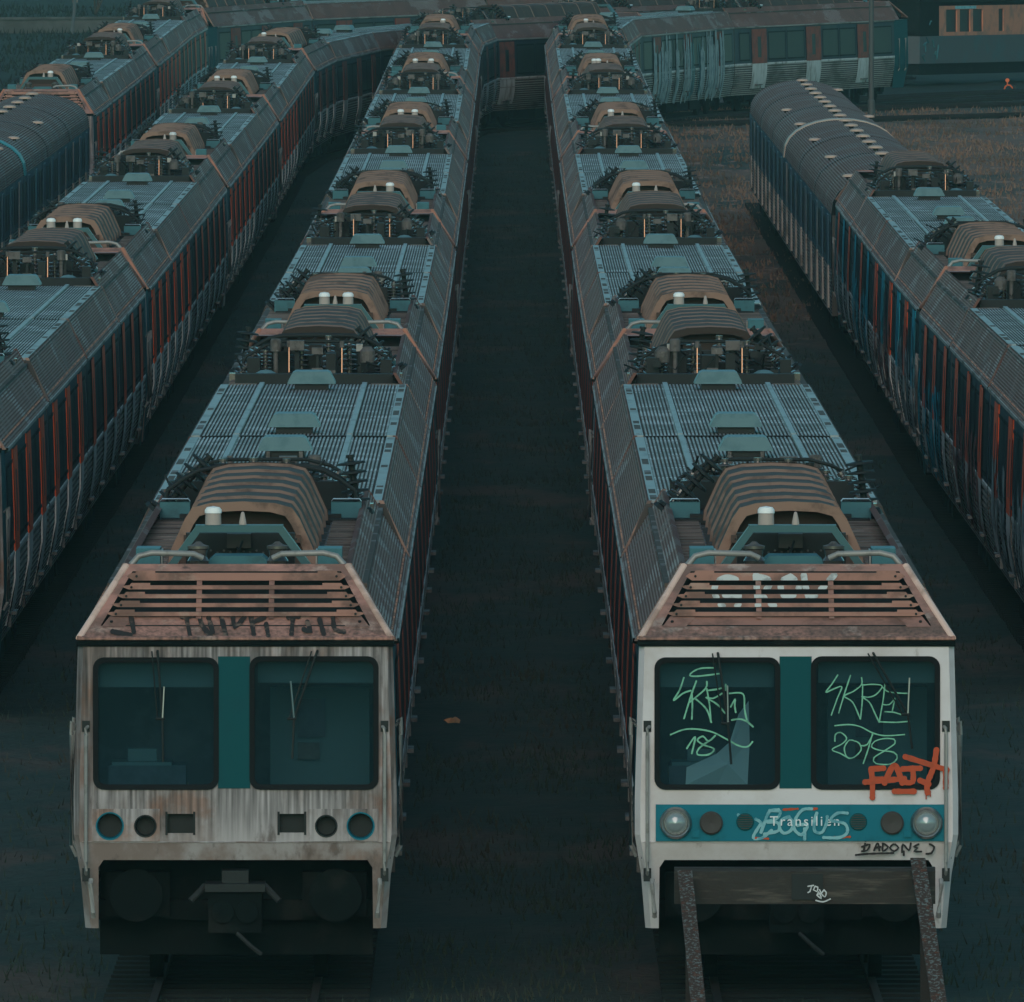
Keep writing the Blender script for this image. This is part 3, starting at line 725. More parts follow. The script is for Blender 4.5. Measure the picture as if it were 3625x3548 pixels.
    mb = MB()
    for s in (-1, 1): mb.sweep([(s*.70,3.86),(s*.72,3.885),(s*.98,3.885),(s*1.0,3.86)], [17.6, 17.9], 0); mb.box(*sorted((s*.70,s*1.0)),17.62,17.88,3.66,3.855,1)
    mb.build('duct_cover', [M['white'], M['box']], root)
    # coupler & under gear seen below the front
    underframe(root, .6, LC)
    mb = MB(); mb.box(-1.235, 1.235, .75, .8, .3, 1.25, 0); mb.box(-1.18,-.60,.45,.76,.66,1.06,0); mb.box(.60,1.18,.45,.76,.66,1.06,0)
    for s in (-1, 1):
        mb.lathe([(.12,0),(.12,-.16),(.24,-.17),(.24,-.20),(0,-.21)], (s*.90,.5,.86), (0,1,0), 24, 0)
    mb.build('buffer', [M['under']], root)
    mb = MB(); mb.box(-.24,.24,-.25,.4,.55,.92,0); mb.box(-.27,.27,-.3,.3,.92,.99,1); mb.box(-.12,.12,-.1,.3,.99,1.1,1)
    for s in (-1, 1):
        mb.tube([(s*.27,-.2,.97),(s*.34,-.28,.90),(s*.40,-.3,.84)], .03, 8, 2); mb.lathe([(.10,0),(.10,-.05),(0,-.06)], (s*.11,-.25,.74), (0,1,0), 18, 0)
    mb.tube([(.02,-.3,.55),(.14,-.36,.44),(.24,-.36,.36)], .02, 6, 2)
    mb.build('coupler', [M['under'], M['black'], M['grey_coup']], root)
    doors_windows(root, 'motor')
    return root, LOUV, NP

def make_trailer():
    root = empty('trailer_carriage')
    mb = MB()
    for s in (-1, 1): side_shell(mb, s, .05, LC)
    for y0, y1 in ((0,.06),(LC-.05,LC)):
        mb.prism([(-1.28,.62),(-1.45,1.42),(-1.45,1.75),(-1.42,3.12),(-1.2,3.66),(1.2,3.66),(1.42,3.12),(1.45,1.75),(1.45,1.42),(1.28,.62)], y0, y1, 1)
    mb.box(-.45, .45, LC, LC+.35, 1.05, 3.0, 3)
    mb.build('body_shell', [M['side'], M['side_dirt_shade'], M['band'], M['rubber'], M['white_door']], root)
    mb = MB()
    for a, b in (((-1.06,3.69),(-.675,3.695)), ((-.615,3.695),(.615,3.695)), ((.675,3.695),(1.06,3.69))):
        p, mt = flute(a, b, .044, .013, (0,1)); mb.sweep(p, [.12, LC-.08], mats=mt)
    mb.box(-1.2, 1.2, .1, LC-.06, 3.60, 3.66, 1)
    mb.build('roof_deck', [M['roof'], M['roof_dirt_shade']], root)
    for s, ts in ((-1,'L'), (1,'R')):
        mb = MB(); mb.box(s*.645-.03, s*.645+.03, .1, LC+.05, 3.66, 3.722); mb.build('roof_strip', [M['strip']], root)
        mb = MB(); y = .15
        rnd = random.Random(11+s)
        while y < LC-.4:
            l = rnd.uniform(1.2, 2.6); e = min(y+l, LC-.1)
            mb.box(*sorted((s*1.065, s*1.165)), y, e-.04, 3.66, 3.695, 0)
            if rnd.random() < .45: mb.box(*sorted((s*1.08, s*1.15)), y+.2, e-.5, 3.695, 3.698, 1)
            y = e
        o = mb.build('roof_edge_plate', [M['strip'], M['roof_dirt_shade']], root)
    for y in (.6, 2.1, 19.2):
        if y == .6: continue
        mb = MB()
        mb.box(-.21, .21, y+.05, y+.85, 3.69, 3.765, 1)
        P0 = [(-.30,3.77),(-.29,3.80),(-.235,3.905),(-.20,3.925),(.20,3.925),(.235,3.905),(.29,3.80),(.30,3.77)]
        mb.prism(P0, y, y+.9, 0)
        for s in (-1, 1): mb.box(s*.18-.02, s*.18+.02, y-.02, y+.05, 3.695, 3.765, 2)
        mb.build('roof_vent', [M['vent'], M['black'], M['grey_part']], root)
    cowl(root, .05, LC-.03, (1.175, 3.69))
    mb = MB(); mb.box(-1.2,1.2,LC-.02,LC+.36,3.4,3.62); mb.box(-1.1,1.1,LC-.02,LC+.36,1.0,3.4); mb.build('gangway_bellows', [M['rubber']], root)
    underframe(root, .1, LC); doors_windows(root, 'trailer')
    return root

def make_coach(ring):
    root = empty('round_roof_coach'); L = 22.9
    mb = MB()
    arc = []
    for i in range(15):
        a = R(180*i/14); arc.append((-math.cos(a)*1.40, 2.85+math.sin(a)**.8*.92 if math.sin(a) > 0 else 2.85))
    arc = arc[::-1] if arc[0][0] > 0 else arc
    pts = [arc[0]]; mt = []
    for a, b in zip(arc, arc[1:]):
        dx, dz = b[0]-a[0], b[1]-a[1]; l = math.hypot(dx, dz)
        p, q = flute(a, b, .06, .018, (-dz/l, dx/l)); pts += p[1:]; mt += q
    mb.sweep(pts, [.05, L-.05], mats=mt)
    mb.prism(arc, 0, .06, 2); mb.prism(arc, L-.06, L, 2)
    mb.build('coach_roof', [M['coach_roof'], M['cowl_dirt_shade'], M['under']], root)
    mb = MB()
    for s in (-1, 1):
        p, q = flute((1.38,.75),(1.40,1.75), .08, .02, (1,0)); mb.sweep([(s*x, z) for x, z in p], [0, L], mats=q)
        mb.sweep([(s*1.40,1.75),(s*1.40,2.87)], [0, L], 2)
    mb.box(-1.38, 1.38, 0, .05, .75, 2.85, 1); mb.box(-1.38, 1.38, L-.05, L, .75, 2.85, 1)
    mb.build('coach_body', [M['side'], M['side_dirt_shade'], M['coach_side']], root)
    for k in range(3):
        y = 2.4+k*7.6; mb = MB()
        mb.lathe([(.06,0),(.06,.07),(.17,.08),(.16,.12),(.10,.14),(0,.15)], (0,y,3.74), (0,0,1), 14, mats=[0,0,1,1,1])
        mb.build('roof_vent', [M['black'], M['ring_peach']], root)
    for s, y in ((-1, 4), (1, 7.5), (1, 16)):
        mb = MB(); mb.lathe([(.07,0),(.07,.07),(.16,.08),(.14,.13),(0,.15)], (s*.95,y,3.50), (0,0,1), 12, mats=[0,0,1,1]); mb.build('roof_vent', [M['black'], M['ring_peach']], root)
    for s, ts in ((-1,'L'), (1,'R')):
        for y in (4., 11.4, 18.8):
            mb = MB(); x = s*1.425
            for z0, z1, m in ((.85,1.75,1),(1.75,2.8,0)):
                for ya, yb in ((y-.9,y-.05),(y+.05,y+.9)):
                    mb.box(*sorted((s*1.38, x)), ya, yb, z0, z1, m)
            d = mb.build('door', [M['coach_side'], M['side']], root); SIDE[d.data.name] = ts
        for y in (1.4, 6.6, 8.8, 14., 16.2, 21.4):
            mb = MB(); mb.box(*sorted((s*1.39, s*1.408)), y-.75, y+.75, 1.9, 2.7)
            d = mb.build('window', [M['glass']], root); SIDE[d.data.name] = ts
    if ring:
        mb = MB(); a2 = [(x*1.02, 2.85+(z-2.85)*1.02+.01) for x, z in arc]; a1 = [(x*.97, 2.85+(z-2.85)*.97) for x, z in arc]
        for i in range(len(arc)-1):
            mb.face([(a1[i][0],-.08,a1[i][1]),(a2[i][0],-.08,a2[i][1]),(a2[i+1][0],-.08,a2[i+1][1]),(a1[i+1][0],-.08,a1[i+1][1])])
            mb.face([(a2[i][0],-.08,a2[i][1]),(a2[i][0],.6,a2[i][1]),(a2[i+1][0],.6,a2[i+1][1]),(a2[i+1][0],-.08,a2[i+1][1])])
        mb.build('end_ring', [ring], root)
    underframe(root, .1, L)
    return root
# ================================================================= placing carriages on the tracks
ORD = ['first','second','third','fourth','fifth','sixth','seventh','eighth','ninth','tenth','eleventh','twelfth','thirteenth','fourteenth','fifteenth','sixteenth','seventeenth','eighteenth','nineteenth','twentieth','twenty-first','twenty-second','twenty-third','twenty-fourth','twenty-fifth']
XA, XB, D0 = -2.494, 2.565, 173.8

def put(o, X, D, head, flip=False, length=LC):
    a = R(head); X1 = X+length*math.sin(a); D1 = D+length*math.cos(a)
    z0, z1 = rise(D), rise(D1); p = math.atan2(z1-z0, length)
    if not flip:
        o.location = (X, D, z0); o.rotation_euler = (p, 0, -a)
    else:
        o.location = (X1, D1, z1); o.rotation_euler = (-p, 0, math.pi-a)

motor_a, LOUV, NP = make_motor('a')
motor_b, _, _ = make_motor('b')
trailer = make_trailer()
coach = make_coach(None)

HIDDEN = {'cab_interior','wiper','lamp_bezel','lamp_socket','socket_opening','lamp_band','headlight','tail_lamp','speaker_grille','bracket','crumpled_sheet','coupler','buffer','grab_rail','step_handle','centre_panel','relay_panel','graffiti','lettering'}
REAR = HIDDEN | {'horn','lifting_pipe','dome_cover','louvre','louvre_strut','nose_panel','windscreen','beacon','antenna','junction_box'}
trailer_left = [trailer]
def use(proto, skip, side, swap=None):
    """the first use of a prototype at the head of its own train moves the prototype itself"""
    return copy_tree(proto, skip, side, None, swap)
TRAIN = []     # (root, label, category, group, X, D, heading, flip)
SW = {'nose_cowl': lambda ch: (M['louv_a'], M['black'], M['old_peach'])}
def copy_one(o, name, off):
    for ch in list(o.children):
        if ch.name.split('.')[0] == name:
            c = ch.copy(); COL.objects.link(c); c.parent = o; c.location = Vector(off); return
def unit(row, X, D, heads, motor, vis, n0, rowname, firsts=None, swap=None, which=(0,1,2,3), heads_vis=None, far_note=''):
    """one four-carriage set; returns the end point and the running number"""
    n = n0
    for k in range(4):
        h = heads[k]; a = R(h)
        flip = k in (2, 3)
        if k in which:
            s = (heads_vis[k] if heads_vis else vis)
            sd = ({'L':'R','R':'L'}[s] if flip else s)
            if k == 0 and firsts: o = firsts
            elif k == 0: o = copy_tree(motor, HIDDEN, sd, None, {**SW, **(swap or {})})
            elif k == 3: o = copy_tree(motor, REAR, sd, None, {'nose_cowl': lambda ch: (M['louv_a'], M['black'], M['louv_a']), **(swap or {})})
            elif trailer_left: o = trailer_left.pop()
            else: o = copy_tree(trailer, (), sd, None, swap)
            kind = {0:'cab car',1:'trailer',2:'trailer',3:'rear cab car'}[k]
            o['label'] = f'{ORD[n]} carriage from the front, {kind}, {rowname}'
            o['category'] = 'train carriage'; o['group'] = f'carriages of the train {rowname}'
            TRAIN.append((o, X, D, h, flip)); n += 1
            if k in (0, 3) and not (k == 0 and firsts):
                rv = random.Random(int(D*10)+int(X*77))
                if rv.random() < .4: copy_one(o, 'beacon', (rv.choice((.42,.36)), 0, 0))
                for ch in list(o.children):
                    b_ = ch.name.split('.')[0]
                    if b_ == 'lifting_pipe' and rv.random() < .5: bpy.data.objects.remove(ch); continue
                    if b_ in ('relay_box','canister','contactor','cable','fuse_box','junction_block') and rv.random() < .5: ch.scale.x = -1
                    elif b_ == 'beacon': ch.location.x = rv.choice((0,0,.45,.12))
                    elif b_ == 'antenna': ch.location.x = rv.choice((0,0,-.1,.1))
                    elif b_ in ('insulator','contact_rod'): ch.location.x = rv.uniform(-.07,.07); ch.location.y = rv.uniform(-.3,.3)
                    elif b_ == 'equipment_hood': ch.scale.z = rv.uniform(.997,1.003); ch.scale.x = rv.uniform(.97,1.03)
                    elif b_ == 'junction_box' and rv.random() < .2: bpy.data.objects.remove(ch)
                    elif b_ == 'pantograph_frame' and rv.random() < .25: bpy.data.objects.remove(ch)
            if abs(X) > 6:
                for ch in o.children:
                    if ch.name.startswith('door'): ch.scale.x = 1.013
            if k in (1, 2):
                rv = random.Random(int(D*10))
                for ch in o.children:
                    if ch.name.startswith('roof_vent'): ch.location.y = rv.uniform(-.4,.4) + (-4.3 if k == 1 and ch.data.vertices[0].co.y > 10 else (1.6 if k == 2 and ch.data.vertices[0].co.y > 10 else 0))
            if k == 1:
                for ch in o.children:
                    if ch.name.startswith('roof_vent') and ch.data.vertices[0].co.y > 10: pass
        X += PITCH*math.sin(a); D += PITCH*math.cos(a)
    return X, D, n

# ---- graffiti and lettering, on the two front cabs (before copying nothing inherits them: they are in HIDDEN)
def srcB(sx, sy): return ((sx-2820.5)*.002543, 3.12-(sy-2252)*.002543)
def srcA(sx, sy): return ((sx-831.9)*.002543, 3.12-(sy-2294)*.002543)
zL = lambda p: srcB(2000+.3939*p[0], 1950+.3939*p[1])
zR = lambda p: srcB(2700+.3939*p[0], 1950+.3939*p[1])
zB = lambda p: srcB(2250+.6170*p[0], 2750+.6170*p[1])
z2 = lambda p: srcB(2050+.8657*p[0], 1900+.8657*p[1])
z1 = lambda p: srcA(200+.7879*p[0], 1900+.7879*p[1])
def strokes(name, f, lines, w, y, m, parent, label=None, jit=.15):
    mb = MB()
    for i, l in enumerate(lines): mb.ribbon([f(p) for p in l], w, y - .0004*i, jit=jit)
    o = mb.build(name, m, parent)
    if label: o['label'] = label
    return o
strokes('graffiti', zL, [
 [(1330,960),(1220,965),(1150,995),(1122,1030),(1200,1035),(1390,1012)],
 [(1068,1050),(1030,1160),(975,1255),(1060,1190),(1130,1165)],[(1180,1080),(1130,1220),(1070,1415)],[(1140,1180),(1145,1300),(1140,1420)],
 [(1275,1085),(1260,1150),(1120,1270)],[(1170,1235),(1270,1330),(1315,1450)],[(1275,1150),(1300,1300),(1310,1440)],[(1275,1165),(1380,1150),(1420,1135)],[(1420,1185),(1330,1235),(1265,1225),(1370,1290),(1440,1370)],
 [(1445,1110),(1445,1160)],[(1480,1190),(1600,1195),(1615,1330),(1640,1440),(1690,1490)],[(1500,1430),(1570,1420),(1640,1445),(1690,1490)],[(1490,1310),(1530,1240),(1525,1300),(1535,1360)],
 [(1095,1685),(1170,1580),(1140,1730)],[(1350,1570),(1290,1620),(1240,1575),(1190,1610),(1240,1650),(1340,1690),(1290,1740),(1190,1740),(1200,1690),(1260,1640),(1300,1615)],
 [(950,1560),(1100,1510),(1300,1530),(1450,1600),(1560,1660),(1640,1670),(1685,1625)]], .015, .012, M['graf_green'], motor_b, 'green tag with 18 below it, sprayed on the windscreen')
strokes('graffiti', zR, [
 [(675,1025),(620,1110),(568,1180),(640,1150),(712,1130),(670,1240),(618,1385)],[(790,1030),(740,1180),(685,1365)],
 [(890,1050),(890,1110),(820,1170),(735,1215),(810,1270),(878,1420)],[(900,1110),(895,1270),(880,1420)],
 [(900,1115),(1000,1108),(1075,1125),(1020,1200),(950,1225),(890,1218),(960,1270),(1010,1370),(1048,1450)],
 [(1100,1100),(1085,1240),(1048,1450)],[(1075,1130),(1120,1170),(1200,1185),(1310,1190)],[(1085,1290),(1140,1290),(1190,1235)],[(1190,1240),(1165,1350)],[(1100,1355),(1180,1360),(1245,1380)],[(1048,1445),(1200,1450),(1320,1440)],
 [(650,1480),(780,1470),(880,1490),(990,1545),(1100,1570),(1275,1560)],
 [(650,1620),(655,1560),(700,1540),(755,1590),(720,1640),(625,1695),(700,1730),(760,1765)],
 [(830,1620),(780,1610),(735,1680),(760,1765),(820,1765),(885,1700),(870,1640),(835,1620)],[(890,1660),(940,1650),(990,1560)],[(990,1545),(950,1690),(905,1820)],
 [(1180,1600),(1100,1595),(1010,1620),(980,1670),(1050,1700),(1180,1720),(1210,1770),(1150,1825),(1020,1820),(1000,1770),(1090,1710),(1190,1640),(1180,1600)]], .012, .012, M['graf_green'], motor_b, 'green tag with 2018 below it, sprayed on the windscreen')
strokes('graffiti', z2, [
 [(1195,910),(1200,960),(1200,1025)],[(1195,908),(1245,905)],[(1200,950),(1240,950)],[(1170,962),(1330,948)],[(1250,965),(1290,892),(1322,965)],[(1325,908),(1395,905)],[(1365,905),(1365,960),(1330,962)],
 [(1395,955),(1430,970)],[(1335,858),(1420,885),(1505,912)],[(1462,830),(1450,900),(1425,965),(1425,1005)],[(1290,1000),(1370,1000)],[(1500,905),(1500,985)]], .05, -.030, M['graf_red'], motor_b, 'orange-red tag sprayed across the window corner', .1)
strokes('graffiti', z2, [[(1420,1005),(1420,1030)],[(1437,1000),(1437,1020)],[(1500,985),(1500,1018)],[(1507,940),(1507,965)]], .012, -.028, M['graf_red'], motor_b)
strokes('graffiti', zB, [
 [(590,160),(600,170)],[(690,185),(720,205),(700,240),(675,290),(720,295),(780,250)],[(820,130),(770,140),(745,190),(720,260)],[(770,135),(830,140),(810,180),(750,200),(815,205),(820,250),(740,270)],
 [(880,170),(840,190),(825,230),(850,265),(890,250),(905,210),(880,170)],[(1010,125),(960,130),(920,180),(910,240),(950,275),(975,250),(985,215),(930,220)],[(970,240),(970,300)],
 [(1040,150),(1025,200),(1030,255),(1070,260),(1095,210),(1100,170)],[(1215,150),(1160,150),(1120,190),(1200,210),(1215,260),(1170,290),(1080,290)]], .028, -.040, M['graf_pale'], motor_b, 'pale bubble letters reading BOGUS on the teal band')
strokes('graffiti', zB, [[(850,130),(930,125)],[(1000,128),(1040,124)],[(690,293),(760,297)],[(1140,290),(1230,286)]], .02, -.0395, M['graf_red'], motor_b, None, .4)
strokes('graffiti', zB, [
 [(1320,315),(1310,370)],[(1300,345),(1345,330),(1330,365),(1300,370)],[(1370,365),(1390,320),(1400,365)],[(1375,350),(1405,345)],[(1420,325),(1420,370),(1450,345),(1420,325)],[(1480,330),(1460,350),(1485,370),(1510,350),(1490,330)],
 [(1530,375),(1535,330),(1570,365),(1580,325)],[(1625,330),(1595,345),(1620,350),(1600,370),(1640,372)],[(1690,330),(1715,345),(1700,380),(1670,385)],[(1265,392),(1330,385),(1480,380)],[(1540,370),(1540,392)]], .018, -.0060, M['graf_black'], motor_b, 'black scrawled tag below the lamp band')
# lettering on the band
def text(name, s, size, loc, m, parent, depth=.003, sx=1.):
    cu = bpy.data.curves.new(name, 'FONT'); cu.body = s; cu.size = size; cu.extrude = depth; cu.space_character = 1.25; cu.align_x = 'CENTER'
    t = bpy.data.objects.new(name, cu); COL.objects.link(t)
    dg = bpy.context.evaluated_depsgraph_get(); me = bpy.data.meshes.new_from_object(t.evaluated_get(dg))
    bpy.data.objects.remove(t); me.materials.clear(); me.materials.append(m)
    o = bpy.data.objects.new(name, me); COL.objects.link(o); o.parent = parent; o.location = loc; o.rotation_euler = (R(90), 0, 0); o.scale = (sx, 1, 1)
    return o
x, z = zB((972, 222)); text('lettering', 'Transilien', .125, (x, -.049, z), M['letter'], motor_b)
# GROV on the louvres of the right front train: paint only where there is a slat
def louvre_strokes(f, lines, w, m, parent, label):
    mb = MB()
    for li, l in enumerate(lines):
        pts = smooth_path([f(p) for p in l], .012)
        for a, b in zip(pts, pts[1:]):
            zm = (a[1]+b[1])/2
            for z0, z1_, yb in LOUV:
                if z0+.004 <= zm <= z1_-.004:
                    dx, dz = b[0]-a[0], b[1]-a[1]; L = math.hypot(dx, dz) or 1; ww = w/2
                    for (cx, cz) in ((a[0],a[1]),(b[0],b[1])):
                        poly = []
                        for q in range(8):
                            px = cx+math.cos(q*math.pi/4)*ww; pz = min(max(cz+math.sin(q*math.pi/4)*ww, z0+.002), z1_-.002)
                            poly.append((px, yb-.004-6e-5*len(mb.f), pz))
                        mb.face(poly)
    o = mb.build('graffiti', m, parent); o['label'] = label
louvre_strokes(z2, [[(660,165),(640,145),(600,140),(562,165),(560,205),(585,245),(620,268),(652,245),(655,205)],[(600,205),(655,205)],
  [(728,130),(735,262)],[(735,135),(778,148),(775,180),(738,200)],[(740,200),(770,225),(800,248)],
  [(870,135),(830,160),(840,205),(880,205),(905,170),(870,135)],[(925,130),(932,175),(945,222)],[(1050,128),(1000,180),(950,222)]], .062, M['graf_white'], motor_b, 'white letters GROV sprayed over the louvres')
# dark letters under the louvres of the left front train, lying on the sloping sheet
def slope_strokes(f, lines, w, m, parent, label, d=.008):
    mb = MB()
    for i, l in enumerate(lines):
        for poly in stroke_polys([f(p) for p in l], w, .03, .2):
            mb.face([NP(x, z, d+6e-5*len(mb.f)) for x, z in poly])
    o = mb.build('graffiti', m, parent); o['label'] = label
sm = mat('smeared_black_spray', (.035,.03,.028), .7, 0, [((.20,.13,.10), 7, S1, .52, .64, .8)])
slope_strokes(z1, [[(575,360),(590,420),(600,460)],[(560,375),(620,370)],[(640,372),(650,410),(690,455)],[(680,380),(700,440)],[(735,370),(760,455)],[(790,380),(800,420),(840,380)],[(870,370),(885,450)],[(880,400),(930,380)],
  [(1060,375),(1055,450)],[(1040,380),(1085,375)],[(1125,400),(1140,440),(1110,430)],[(1240,380),(1250,430),(1290,440)],[(330,375),(345,440)],[(250,440),(330,455)],[(1180,390),(1200,450)],[(940,410),(950,455)]], .042, sm, motor_a, 'smeared black letters under the louvres')

# ---- the two front trains
def row(name, X, D, units, motor, vis, first=None):
    n = 0
    for i, (heads, hv, sw_) in enumerate(units):
        X, D, n = unit(None, X, D, heads, motor, vis, n, name, firsts=first if i == 0 else None, heads_vis=hv, swap=sw_)
    return X, D
ST = ((0,0,0,0), None, None)
dull = mat('dull_red_door', (.24,.06,.04), .7, 0, [((.12,.05,.04), 3, S1, .45, .65, .8)])  # door colour darkened to hold back the sun on the bent cars
DULL = {'door': lambda ch: (dull, M['white_door'], M['glass'])}
row('left of the centre aisle', XA, D0, [ST]*5 + [((.2,1.9,9,17.4), 'RRRR', DULL)], motor_a, 'R', motor_a)
row('right of the centre aisle', XB, D0, [ST]*5 + [((0,1.4,9,17.4), 'LRRR', DULL)], motor_b, 'L', motor_b)
row('with orange doors, far left', XA-5.1, 232.9, [ST]*4 + [((1.2,3.2,8.5,16), 'RRRR', DULL)], motor_a, 'R')
row('top left behind the round coaches', XA-10.2, 519.5, [ST,((0,0,0,.5),None,None),((9,17,22,24),'RRRR', DULL)], motor_a, 'R')
# right-hand row: the rear of one set, then a set with teal and orange doors, then round-roofed coaches
XR = 7.95
unit(None, XR, 217.2, (0,0,0,0), motor_b, 'L', 0, 'cut off by the right edge', which=(1,2,3))
cnt = [0]
def teal_swap(ch):
    cnt[0] += 1
    return (M['teal_door'] if cnt[0] % 2 else M['orange'], M['white_door'], M['glass'])
unit(None, XR+.05, 309.6, (.1,.1,.1,.1), motor_b, 'L', 0, 'with teal and orange doors at right', swap={'door': teal_swap})
coach_first = coach
ringc = None
def coach_row(X, D, n, name, rings, vis, head=0.):
    global coach_first
    for k in range(n):
        if coach_first is not None and k == 0 and name.startswith('behind'): o = coach_first; coach_first = None
        else: o = copy_tree(coach_src, (), vis)
        if k in rings:
            mb = MB(); arc = []
            for i in range(15):
                a = R(180-180*i/14); arc.append((math.cos(a)*1.42, 2.85+(math.sin(a)**.8 if math.sin(a) > 1e-6 else 0)*.945))
            inn = [(x*.95, 2.85+(z-2.85)*.95) for x, z in arc]
            for i in range(14):
                mb.face([(inn[i][0],-.1,inn[i][1]),(inn[i+1][0],-.1,inn[i+1][1]),(arc[i+1][0],-.1,arc[i+1][1]),(arc[i][0],-.1,arc[i][1])])
                mb.face([(arc[i][0],-.1,arc[i][1]),(arc[i+1][0],-.1,arc[i+1][1]),(arc[i+1][0],1.6,arc[i+1][1]),(arc[i][0],1.6,arc[i][1])])
            mb.build('end_ring', rings[k], o)
        tone = ', with a coloured ring around its near end' if k in rings else ''
        o['label'] = f'{ORD[k]} round roofed coach from the front {name}'; o['category'] = 'railway coach'; o['group'] = f'round roofed coaches {name}'
        for ch in list(o.children):
            if ch.name.startswith('roof_vent') and o is not coach_src and k > 0 and abs(ch.data.vertices[0].co.x) > .5 and random.random() < .6: bpy.data.objects.remove(ch)
        TRAIN.append((o, X, D, head, False)); X += PITCH*math.sin(R(head)); D += PITCH*math.cos(R(head))
coach_src = coach
coach_row(XR+.1, 402.1, 6, 'behind the teal doored train at right', {3: M['ring_peach']}, 'L', .0)
coach_row(XA-10.2, 424.0, 4, 'at the left edge', {1: M['ring_teal']}, 'R')
for o, X, D, h, fl in TRAIN: put(o, X, D, h, fl)
# the right front cab shows its insulators bare, without the pantograph arch; near front doors differ
for ch in list(motor_b.children):
    if ch.name.startswith('pantograph_frame'): bpy.data.objects.remove(ch)
# white tag under the louvres of the far left nose
for o, X, D, h, fl in TRAIN:
    if abs(D-519.5) < .1:
        mb = MB(); rnd = random.Random(4)
        for i in range(14):
            x0 = -.95+i*.145
            if i in (6,): continue
            pts = [(x0+rnd.uniform(-.03,.03), 3.24+rnd.uniform(0,.12)) for _ in range(4)]
            for poly in stroke_polys(pts, .035, .03, .3): mb.face([NP(x, z, .01+6e-5*len(mb.f)) for x, z in poly])
        g = mb.build('graffiti', M['graf_white'], o); g['label'] = 'white tag sprayed under the louvres'

def side_tag(o, s, y0, y1, z0, z1, m, label, seed, n, w, vertical=False):
    rnd = random.Random(seed); mb = MB()
    for i in range(n):
        y = rnd.uniform(y0, y1); z = rnd.uniform(z0, z1)
        if vertical: pts = [(y, z0+rnd.uniform(0,.3)), (y+rnd.uniform(-.1,.1), z1-rnd.uniform(0,.8))]
        else: pts = [(y, z)] + [(y+rnd.uniform(-.7,.7), min(max(z+rnd.uniform(-.5,.5), z0), z1)) for _ in range(3)]
        for poly in stroke_polys(pts, w*rnd.uniform(.6,1.3), .08, .2):
            mb.face([(s*(at_side(min(max(q[1], .65), 3.04))+.016+3e-5*len(mb.f)), q[0], q[1]) for q in poly])
    g = mb.build('graffiti', m, o); g['label'] = label
    return g
GP = mat('faded_pale_spray', (.30,.33,.33), .7, 0, [((.14,.18,.19), 3, S1, .45, .62, .9)])
GR = mat('faded_red_spray', (.22,.07,.06), .7, 0, [((.08,.05,.06), 3, S1, .45, .62, .9)])
for o, X, D, h, fl in TRAIN:
    if X > 3.0 and X < 5.5 and 680 < D < 684:
        for sd_, col_, n_, w_, v_ in ((1, GP, 46, .34, True), (2, M['box'], 10, .22, True), (3, M['grey_part'], 14, .12, False)):
            side_tag(o, -1 if fl else 1, 2.5, 20, .7, 3.0, col_, 'pale and teal paint covering the flank' if sd_ == 1 else None or 'darker scrawl over the pale paint', sd_, n_, w_, v_)
    elif X > 7.2 and X < 8.6 and 700 < D < 712:
        side_tag(o, -1 if fl else 1, 8, 17, .8, 1.7, GR, 'dull red lettering low on the flank', 5, 40, .12)
        side_tag(o, -1 if fl else 1, 7, 16, 1.8, 2.4, M['graf_pale'], 'pale blue scrawl across the windows', 6, 16, .06)
    elif X > 6 and X < 9 and 215 < D < 390:
        side_tag(o, 1 if fl else -1, 2, 20, .8, 2.2, [GP, M['teal_door'], GR][int(D) % 3], 'spray paint along the lower flank', int(D), 44, .18)
        side_tag(o, 1 if fl else -1, 4, 18, 1.0, 2.9, M['band'], 'dark blue spray paint on the flank', int(D)+1, 20, .3, True)
